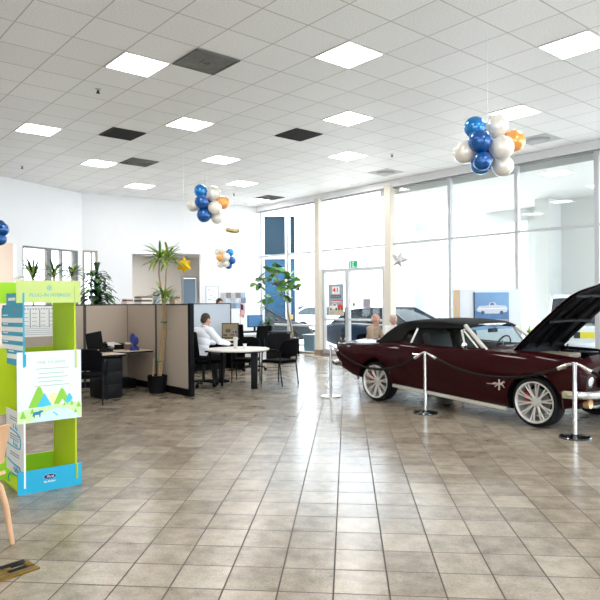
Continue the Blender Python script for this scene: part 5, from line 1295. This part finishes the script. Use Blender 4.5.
    m = MB(); m.ell(g(.0945, 0, -.060), (.006, .022, .0045), mat('lips', srgb(176, 100, 92), .5), rot=hrot); m.build('mouth', t)
    return t
SHIRT_W = mat('white_shirt', srgb(232, 236, 246), .85, bump=.08, vscale=18); TROU = mat('dark_trousers', (.012, .012, .016), .9)
SHIRT_B = mat('beige_shirt', srgb(158, 138, 116), .85, var=.08, vscale=30); HAIR_D = mat('dark_brown_hair', srgb(52, 38, 30), .7, var=.3, vscale=40); HAIR_G = mat('grey_hair', srgb(190, 184, 178), .7, var=.1, vscale=40)
HAIR_K = mat('black_hair', srgb(34, 24, 22), .6, var=.3, vscale=40); TROU_B = mat('denim_trousers', srgb(60, 74, 98), .9)
seated = dict(pelvis=(-.08, 0, .60), chest=(-.02, 0, .95), neck=(.03, 0, 1.125), head=(.075, 0, 1.262), face=(.96, -.10, -.22), shR=(.0, -.175, 1.05), shL=(.0, .175, 1.05),
    elR=(.14, -.29, .85), wrR=(.40, -.30, .795), hdR=(1, -.15, -.04), elL=(.20, .24, .83), wrL=(.46, .13, .79), hdL=(1, -.15, -.04),
    hpR=(-.03, -.095, .565), hpL=(-.03, .095, .565), knR=(.40, -.12, .55), knL=(.40, .12, .55), anR=(.36, -.13, .115), anL=(.46, .13, .115), ftR=(1, -.1, 0), ftL=(1, .1, 0), curl=.35)
person('person in white shirt and dark trousers, seen from behind, seated at the round meeting table', MANP, MANR, seated, SHIRT_W, TROU, HAIR_D, 'short', .007)
wait = dict(seated); wait.update(face=(.95, .05, -.12), elR=(.10, -.25, .80), wrR=(.32, -.13, .70), hdR=(1, .5, -.1), elL=(.10, .25, .80), wrL=(.32, .13, .70), hdL=(1, -.5, -.1), head=(.05, 0, 1.262), anL=(.40, .13, .115))
b = P(373.8, 330, 13.3); s1_ = guest_chair('black guest chair under the man in the beige shirt, behind the car', (b.x, b.y, 0), R(-38)); 
person('bald person in a short-sleeved beige shirt seated behind the rear of the burgundy car', (b.x, b.y, 0), R(-38), wait, SHIRT_B, TROU_B, HAIR_G, 'bald', .007, sleeves='short').scale = (.955,)*3
b = P(392.8, 330, 13.9); guest_chair('black guest chair under the grey-haired person, behind the car', (b.x, b.y, 0), R(-75))
w2 = dict(wait); w2.update(face=(.98, -.1, -.08)); person('grey-haired person in a pale shirt peeking over the soft top beside the cream post', (b.x, b.y, 0), R(-75), w2, mat('pale_shirt', srgb(226, 224, 222), .85), TROU_B, HAIR_G, 'full', .009).scale = (.935,)*3
stand = dict(pelvis=(0, 0, .92), chest=(.0, 0, 1.26), neck=(.0, 0, 1.43), head=(.02, 0, 1.565), face=(1, 0, -.1), shR=(0, -.17, 1.355), shL=(0, .17, 1.355), elR=(-.02, -.22, 1.08), wrR=(.06, -.21, .85), hdR=(.2, 0, -1), hnR=(0, 1, 0), htR=(1, 0, 0),
    elL=(-.02, .22, 1.08), wrL=(.06, .21, .85), hdL=(.2, 0, -1), hnL=(0, -1, 0), htL=(1, 0, 0), hpR=(0, -.09, .88), hpL=(0, .09, .88), knR=(.02, -.10, .49), knL=(.02, .10, .49), anR=(-.01, -.11, .115), anL=(-.01, .11, .115), ftR=(1, -.15, 0), ftL=(1, .15, 0), curl=.4)
b = P(219.3, 300, 15.8); person('person with dark hair standing behind the blue-grey partition, only the top of the head showing', (b.x, b.y, 0), R(-60), stand, mat('grey_shirt', srgb(90, 96, 110), .85), TROU, HAIR_K, 'full', .010)

# ------------------------------------------------------------------ on and by the window wall
def onwin(px0, px1, py0, py1, off):
    a, b = wx(px0), wx(px1); q = W((px0+px1)/2); return (a+b)/2, abs(b-a), (zat((px0+px1)/2, py0, q.y) + zat((px0+px1)/2, py1, q.y))/2, zat((px0+px1)/2, py0, q.y) - zat((px0+px1)/2, py1, q.y)
def wallthing(name, label, cat, x, z, off):
    p = TW @ Vector((x, z, sg*off)); return thing(name, label, cat, p, math.atan2(-WD.y, -WD.x))
# local frame of these things: x to the right along the glass, -y into the room, z up
x_, w_, z_, h_ = onwin(329, 344, 284, 315.5, 0)
t = wallthing('door_poster', 'tall grey poster with a red 41 and a truck picture on the left door leaf', 'poster', x_, z_, -.012)
Tp = frame((0, 0, 0), (1, 0, 0))
mb = MB(); mb.box((0, 0, 0), (w_, .006, h_), mat('poster_grey', srgb(158, 168, 182), .5, var=.25, vscale=4))
def pr(x0, x1, z0, z1, m, l=1): mb.box(((x0+x1)/2*w_, -.003-.0008*l, (z0+z1)/2*h_), ((x1-x0)*w_, .0016, (z1-z0)*h_), m)
M_PRED = mat('poster_red', srgb(226, 60, 40), .5); M_SAND = mat('poster_sand', srgb(206, 190, 170), .6)
pr(-.5, .5, -.5, -.18, M_SAND); pr(-.26, .24, .18, .42, M_WHITE, 1)
mb.text('41', .20*h_, M_PRED, Tp @ Matrix.Translation((-.01*w_, .30*h_, .0055)), bold=.004, width=.36*w_)
pr(-.36, .34, .05, .15, mat('poster_dark', srgb(84, 92, 98), .5)); 
for k in range(4): pr(-.30+.15*k, -.20+.15*k, .075, .125, M_GREY, 2)
pr(-.25, .40, -.03, .00, M_PRED, 1); pr(-.3, .25, -.075, -.055, M_WHITE, 1)
body_ = [(-.45, -.30), (-.45, -.20), (-.28, -.19), (-.22, -.12), (.02, -.12), (.08, -.19), (.14, -.20), (.14, -.30)]
mb.prism([(x*w_, y*h_) for x, y in body_], .001, M_WHITE, T=Tp, z0=.0055); mb.prism([(-.2*w_, -.18*h_), (-.16*w_, -.14*h_), (-.02*w_, -.14*h_), (.02*w_, -.18*h_)], .001, M_INK, T=Tp, z0=.0066)
mb.prism([(x*w_, y*h_) for x, y in [(.10, -.28), (.10, -.20), (.2, -.14), (.36, -.15), (.46, -.21), (.46, -.28)]], .001, M_PRED, T=Tp, z0=.0062)
for x in (-.34, .02, .2, .38): mb.prism([(x*w_ + .06*w_*math.cos(a), -.295*h_ + .06*w_*math.sin(a)) for a in np.linspace(0, 2*PI, 17)[:-1]], .001, M_INK, T=Tp, z0=.0074)
for k in range(3): pr(-.42, -.05-.1*k, -.40-.03*k, -.388-.03*k, M_GREY, 2)
mb.build('poster_print', t)
x_, w_, z_, h_ = onwin(349.8, 358, 260.7, 268.6, 0)
t = wallthing('exit_sign', 'small green exit sign with pale figures on the glass above the door', 'sign', x_, z_, -.02)
mb = MB(); mb.box((0, 0, 0), (w_, .02, h_), mat('exit_green', srgb(30, 150, 104), .4, emit=(srgb(30, 150, 104), .12)), .004)
M_EXW = mat('exit_pale', srgb(200, 242, 226), .4, emit=((.6, .9, .8), .2))
for a, b in ((-.30, -.22), (-.02, .05)): mb.box(((a+b)/2*w_, -.0115, 0), ((b-a)*w_, .003, h_*.8), M_EXW)
mb.box((.12*w_, -.0115, -.28*h_), (.20*w_, .003, .08*h_), M_EXW); mb.box((.10*w_, -.0115, .30*h_), (.10*w_, .003, .12*h_), M_EXW); mb.build('sign_face', t)
x_, w_, z_, h_ = onwin(363.2, 371, 298.5, 308, 0)
t = wallthing('window_notice', 'pale mauve paper notice stuck on the right door leaf', 'notice', x_, z_, -.012)
mb = MB(); mb.box((0, 0, 0), (w_, .004, h_), mat('mauve_paper', srgb(188, 178, 196), .7, var=.2, vscale=9)); 
for k in range(5): mb.box((0, -.0028, (.3-.15*k)*h_), (w_*.7, .0016, .018), M_GREY)
mb.build('paper', t)
x_, w_, z_, h_ = onwin(352.5, 355.5, 303, 306, 0)
t = wallthing('window_sticker', 'small grey round sticker on the right door leaf near the middle stile', 'sticker', x_, z_, -.006)
mb = MB(); mb.prism([(.06*math.cos(a), .06*math.sin(a)) for a in np.linspace(0, 2*PI, 21)[:-1]], .003, M_GREY, T=Tp); mb.build('disc', t)
# grey bin outside, beyond the left glass
tb_ = W(312.5, .45); t = thing('trash_bin', 'blue-grey square bin standing outside the glass left of the cream door post', 'bin', (tb_.x, tb_.y, -.07), R(-40))
M_BIN = mat('bin_grey', srgb(104, 128, 142), .6); mb = MB(); mb.loft([[(sx*a, sy*a, z) for sx, sy in ((-1, -1), (1, -1), (1, 1), (-1, 1))] for a, z in ((.19, 0), (.22, .60))], M_BIN, smooth=False); mb.build('bin_body', t)
MB().box((0, 0, .615), (.48, .48, .04), M_BIN, .012).build('rim', t)

# ------------------------------------------------------------------ picture stand behind the car
Yd = 12.9; a = P(460.5, 305, Yd); b = P(522, 305, Yd); zt_ = zat(490, 289, Yd)
t = thing('display_stand', 'tall white freestanding display block with a beige end, behind the soft top', 'display', ((a.x+b.x)/2, Yd, 0))
MB().box((0, .27, zt_/2), (b.x-a.x, .50, zt_), mat('display_white', srgb(226, 232, 240), .6), .006).build('white_block', t)
MB().box((-(b.x-a.x)/2-.006, .29, zt_/2), (.012, .46, zt_-.01), mat('display_beige', srgb(232, 204, 166), .6)).build('beige_end', t)
pa_, pb_ = P(474.5, 292.5, Yd), P(509, 322.5, Yd); pz = 1.05
t = thing('car_picture', 'framed blue-toned picture of a pale classic convertible on the white display block', 'picture', ((pa_.x+pb_.x)/2, Yd+.018, (pa_.z+pb_.z)/2))
w_, h_ = pb_.x-pa_.x, pa_.z-pb_.z
mb = MB(); mb.box((0, -.014, 0), (w_, .024, h_), mat('picture_sky', srgb(118, 160, 204), .35, var=.2, vscale=3), .002)
mb.box((0, -.0268, -.30*h_), (w_*.99, .0012, .38*h_), mat('picture_water', srgb(84, 124, 172), .35, var=.35, vscale=5)); mb.box((.18*w_, -.0274, -.44*h_), (w_*.6, .0012, .10*h_), mat('picture_mauve', srgb(176, 160, 172), .4))
M_PCAR = mat('picture_car', srgb(206, 214, 224), .35, var=.1, vscale=9); f0 = frame((0, -.0275, 0), (1, 0, 0))
mb.prism([(x*w_, y*h_) for x, y in [(-.44, -.12), (-.42, .0), (-.36, .05), (-.10, .07), (-.05, .17), (.08, .18), (.14, .08), (.40, .06), (.45, -.02), (.44, -.14), (.2, -.2), (-.2, -.2)]], .001, M_PCAR, T=f0)
mb.prism([(x*w_, y*h_) for x, y in [(-.06, .08), (-.03, .155), (.05, .155), (.08, .08)]], .001, mat('picture_glass', srgb(96, 120, 150), .3), T=f0, z0=.0012)
mb.prism([(x*w_, y*h_) for x, y in [(-.42, -.03), (.42, -.01), (.42, -.04), (-.42, -.06)]], .001, mat('picture_trim', srgb(240, 242, 246), .3), T=f0, z0=.0012)
for x in (-.27, .28): mb.prism([(x*w_ + .055*w_*math.cos(a_), -.17*h_ + .055*w_*math.sin(a_)) for a_ in np.linspace(0, 2*PI, 17)[:-1]], .001, mat('picture_tyre', srgb(70, 84, 110), .5), T=f0, z0=.0014)
mb.build('print', t); MB().box((-w_/2-.008, -.014, 0), (.016, .026, h_+.02), M_BLACK).build('frame_edge', t)

# ------------------------------------------------------------------ cars outside
def sedan(name, label, loc, rz, paint, L=4.7, Wd=1.82, Hh=1.46, kind='sedan', plate=False, grp=None):
    t = thing(name, label, 'car', loc, rz, group=grp); hw = Wd/2; k = L/4.7
    bx = [-2.33, -2.25, -1.9, -1.0, 0, 1.0, 1.7, 2.15, 2.33]
    if kind == 'sedan': top = [.80, .92, .98, .98, .96, .95, .88, .76, .60]; bot = [.42, .30, .24, .20, .20, .20, .22, .26, .36]; wd = [.80, .90, .97, 1, 1, 1, .97, .90, .76]
    else: top = [1.02, 1.04, 1.05, 1.06, 1.06, 1.08, 1.08, 1.02, .86]; bot = [.55, .50, .45, .42, .42, .42, .42, .46, .56]; wd = [.93, .98, 1, 1, 1, 1, .99, .96, .88]
    rings = []
    for x, tp_, bo, w__ in zip(bx, top, bot, wd):
        y = hw*w__; h2 = tp_-bo
        half = catmull([(y*.6, bo), (y*.92, bo+.02), (y*.985, bo+.25*h2), (y, bo+.55*h2), (y*.965, bo+.86*h2), (y*.88, tp_), (y*.4, tp_+.02)], 2)
        rings.append([(x*k, -a, z) for a, z in half] + [(x*k, a, z) for a, z in half[::-1]])
    mb = MB(); mb.loft(rings, paint); mb.build('body', t, sharp=50)
    if kind == 'sedan': gx = [(-2.0, .97), (-1.35, 1.38), (-.4, Hh), (.3, Hh-.02), (1.25, .95)]; gw = [.80, .70, .68, .68, .82]
    else: gx = [(-.35, 1.05), (-.25, 1.70), (.3, 1.80), (.75, 1.74), (1.3, 1.06)]; gw = [.86, .76, .75, .75, .86]
    M_CG = mat('outside_car_glass', (.02, .03, .04), .08, spec=.5); b0 = .96 if kind == 'sedan' else 1.05
    # greenhouse: glass body with painted roof and pillars
    rows = []
    for (x, z), w__ in zip(gx, gw):
        y1 = hw*w__; y0 = hw*.86; zt__ = max(z, b0+.002); f_ = min(1, (zt__-b0)/(.45)); yt = y0 + (y1-y0)*f_
        rows.append([(x*k, -y0, b0-.02), (x*k, -yt, zt__-.02), (x*k, -yt*.7, zt__), (x*k, 0, zt__+.01), (x*k, yt*.7, zt__), (x*k, yt, zt__-.02), (x*k, y0, b0-.02)])
    mb = MB(); mb.loft(rows, M_CG, closed=False, caps=False); mb.build('windows', t, sharp=50)
    mb = MB(); roof = [[(x, y*1.01, z+.012) for x, y, z in r[1:6]] for r in rows[1:4]]; mb.loft(roof, paint, closed=False, caps=False); r_ = mb.build('roof', t, sharp=50); md = r_.modifiers.new('s', 'SOLIDIFY'); md.thickness = .03
    mb = MB()
    for s_ in (-1, 1):
        i0 = 1 if s_ < 0 else 5; mb.tube([Vector(r[i0])*1.0 + Vector((0, s_*.01, .01)) for r in rows], .035, paint, 6)
        xm = (rows[2][i0][0] + rows[1][i0][0])/2 + .45*k; mb.tube([(xm, s_*hw*.865, b0-.02), (xm-.05, s_*(hw*.70), (gx[2][1] if kind == 'sedan' else 1.78)-.04)], .035, M_BLACK, 6)
    mb.build('pillars', t)
    wr_ = .33 if kind == 'sedan' else .39
    for sx in (1.36, -1.38):
        for s_ in (-1, 1):
            mb = MB(Matrix.Translation((sx*k, s_*(hw-.10), wr_)) @ Matrix.Rotation(PI/2*(1 if s_ < 0 else -1), 4, 'X')); mb.lathe([(wr_*.62, -.10), (wr_*.95, -.11), (wr_, -.06), (wr_, .08), (wr_*.94, .115), (wr_*.64, .115)], M_TYRE, 28)
            wh = mb.build('wheel', t); mb = MB(Matrix.Translation((sx*k, s_*(hw-.10), wr_)) @ Matrix.Rotation(PI/2*(1 if s_ < 0 else -1), 4, 'X')); mb.lathe([(wr_*.64, .108), (wr_*.58, .09), (.06, .07), (0, .075)], M_STEEL, 24)
            for q in range(6): mb.tube([(0, 0, .08), (wr_*.6*math.cos(q*PI/3), wr_*.6*math.sin(q*PI/3), .10)], .025, M_STEEL, 6)
            mb.build('rim', wh)
    zl = .72 if kind == 'sedan' else .90
    for s_ in (-1, 1):
        MB().ell((2.18*k, s_*hw*.70, zl-.04), (.10, .17, .07), M_LENS).build('headlight', t); MB().ell((-2.24*k, s_*hw*.74, zl+.08), (.07, .14, .09), mat('tail_lens', (.35, .01, .01), .2)).build('tail_light', t)
        MB().ell((.78*k, s_*(hw+.06), b0+.06), (.07, .10, .06), paint).build('door_mirror', t)
    if plate:
        T = frame((-2.345*k, 0, .86), (0, -1, 0)); mb = MB(); mb.prism([(-.21, -.07), (.21, -.07), (.21, .07), (-.21, .07)], .012, mat('plate_yellow', srgb(226, 210, 40), .5), T=T); mb.prism([(-.21, -.07), (-.08, -.07), (-.08, .07), (-.21, .07)], .004, mat('plate_dark', srgb(30, 44, 46), .5), T=T, z0=.012); mb.build('number_plate', t)
        mb = MB(); mb.box((-2.36*k, 0, .62), (.14, 1.7, .18), M_STEEL, .03); mb.build('rear_bumper', t)
    return t
M_CBL = mat('dark_blue_car_paint', (.002, .011, .027), .5, 0, coat=.06, spec=.12); M_CGR = mat('dark_grey_car_paint', (.02, .026, .03), .5, 0, spec=.12); M_CWH = mat('white_car_paint', srgb(236, 238, 240), .25, 0, coat=.8); M_CSI = mat('silver_car_paint', srgb(196, 204, 212), .3, .4, coat=.8)
a = math.atan2(-WD.y, -WD.x); GZ = -.07
c = P0 - WD*1.0 + WN*2.3; sedan('parked_sedan', 'dark blue sedan parked outside the glass door, behind the seated people', (c.x, c.y, GZ), a, M_CBL)
c = P(296, 330, 24.2); sedan('parked_sedan', 'dark grey car outside the glass behind the fig tree trunk, near the bin', (c.x-1.55, c.y, GZ), R(6), M_CGR, 4.3, Hh=1.5)
c = P(309, 318, 38.0); sedan('parked_sedan', 'pale silver car far out on the lot, seen left of the cream door post', (c.x, c.y, GZ), R(155), M_CSI)
c = P(333, 318, 33.0); sedan('parked_sedan', 'white car out on the lot, seen low through the left door leaf', (c.x, c.y, GZ), R(-20), M_CWH)
td_ = (WD*.45 + WN*.89).normalized(); c = P(584, 330, 14.05); c = c + td_*1.82; sedan('pickup_truck', 'small white truck outside beyond the raised hood, with a yellow rear plate', (c.x, c.y, GZ), math.atan2(td_.y, td_.x), M_CWH, 3.6, 1.7, kind='truck', plate=True)
# small shrub outside
c = P(526, 331, 15.35); c.z = -.07; t = thing('shrub', 'small yellow-green shrub outside the glass left of the raised hood', 'shrub', c); mb = MB()
tuft(mb, (0, 0, .5), 60, .35, .03, None, -.4, 1.4, 1.0, [M_LEAF_Y, M_LEAF]); tuft(mb, (.05, 0, .75), 40, .3, .03, None, -.2, 1.5, .8, [M_LEAF_Y, M_LEAF]); mb.build('foliage', t); MB().tube([(0, 0, 0), (.02, 0, .8)], .02, M_BARK, 7).build('stem', t)
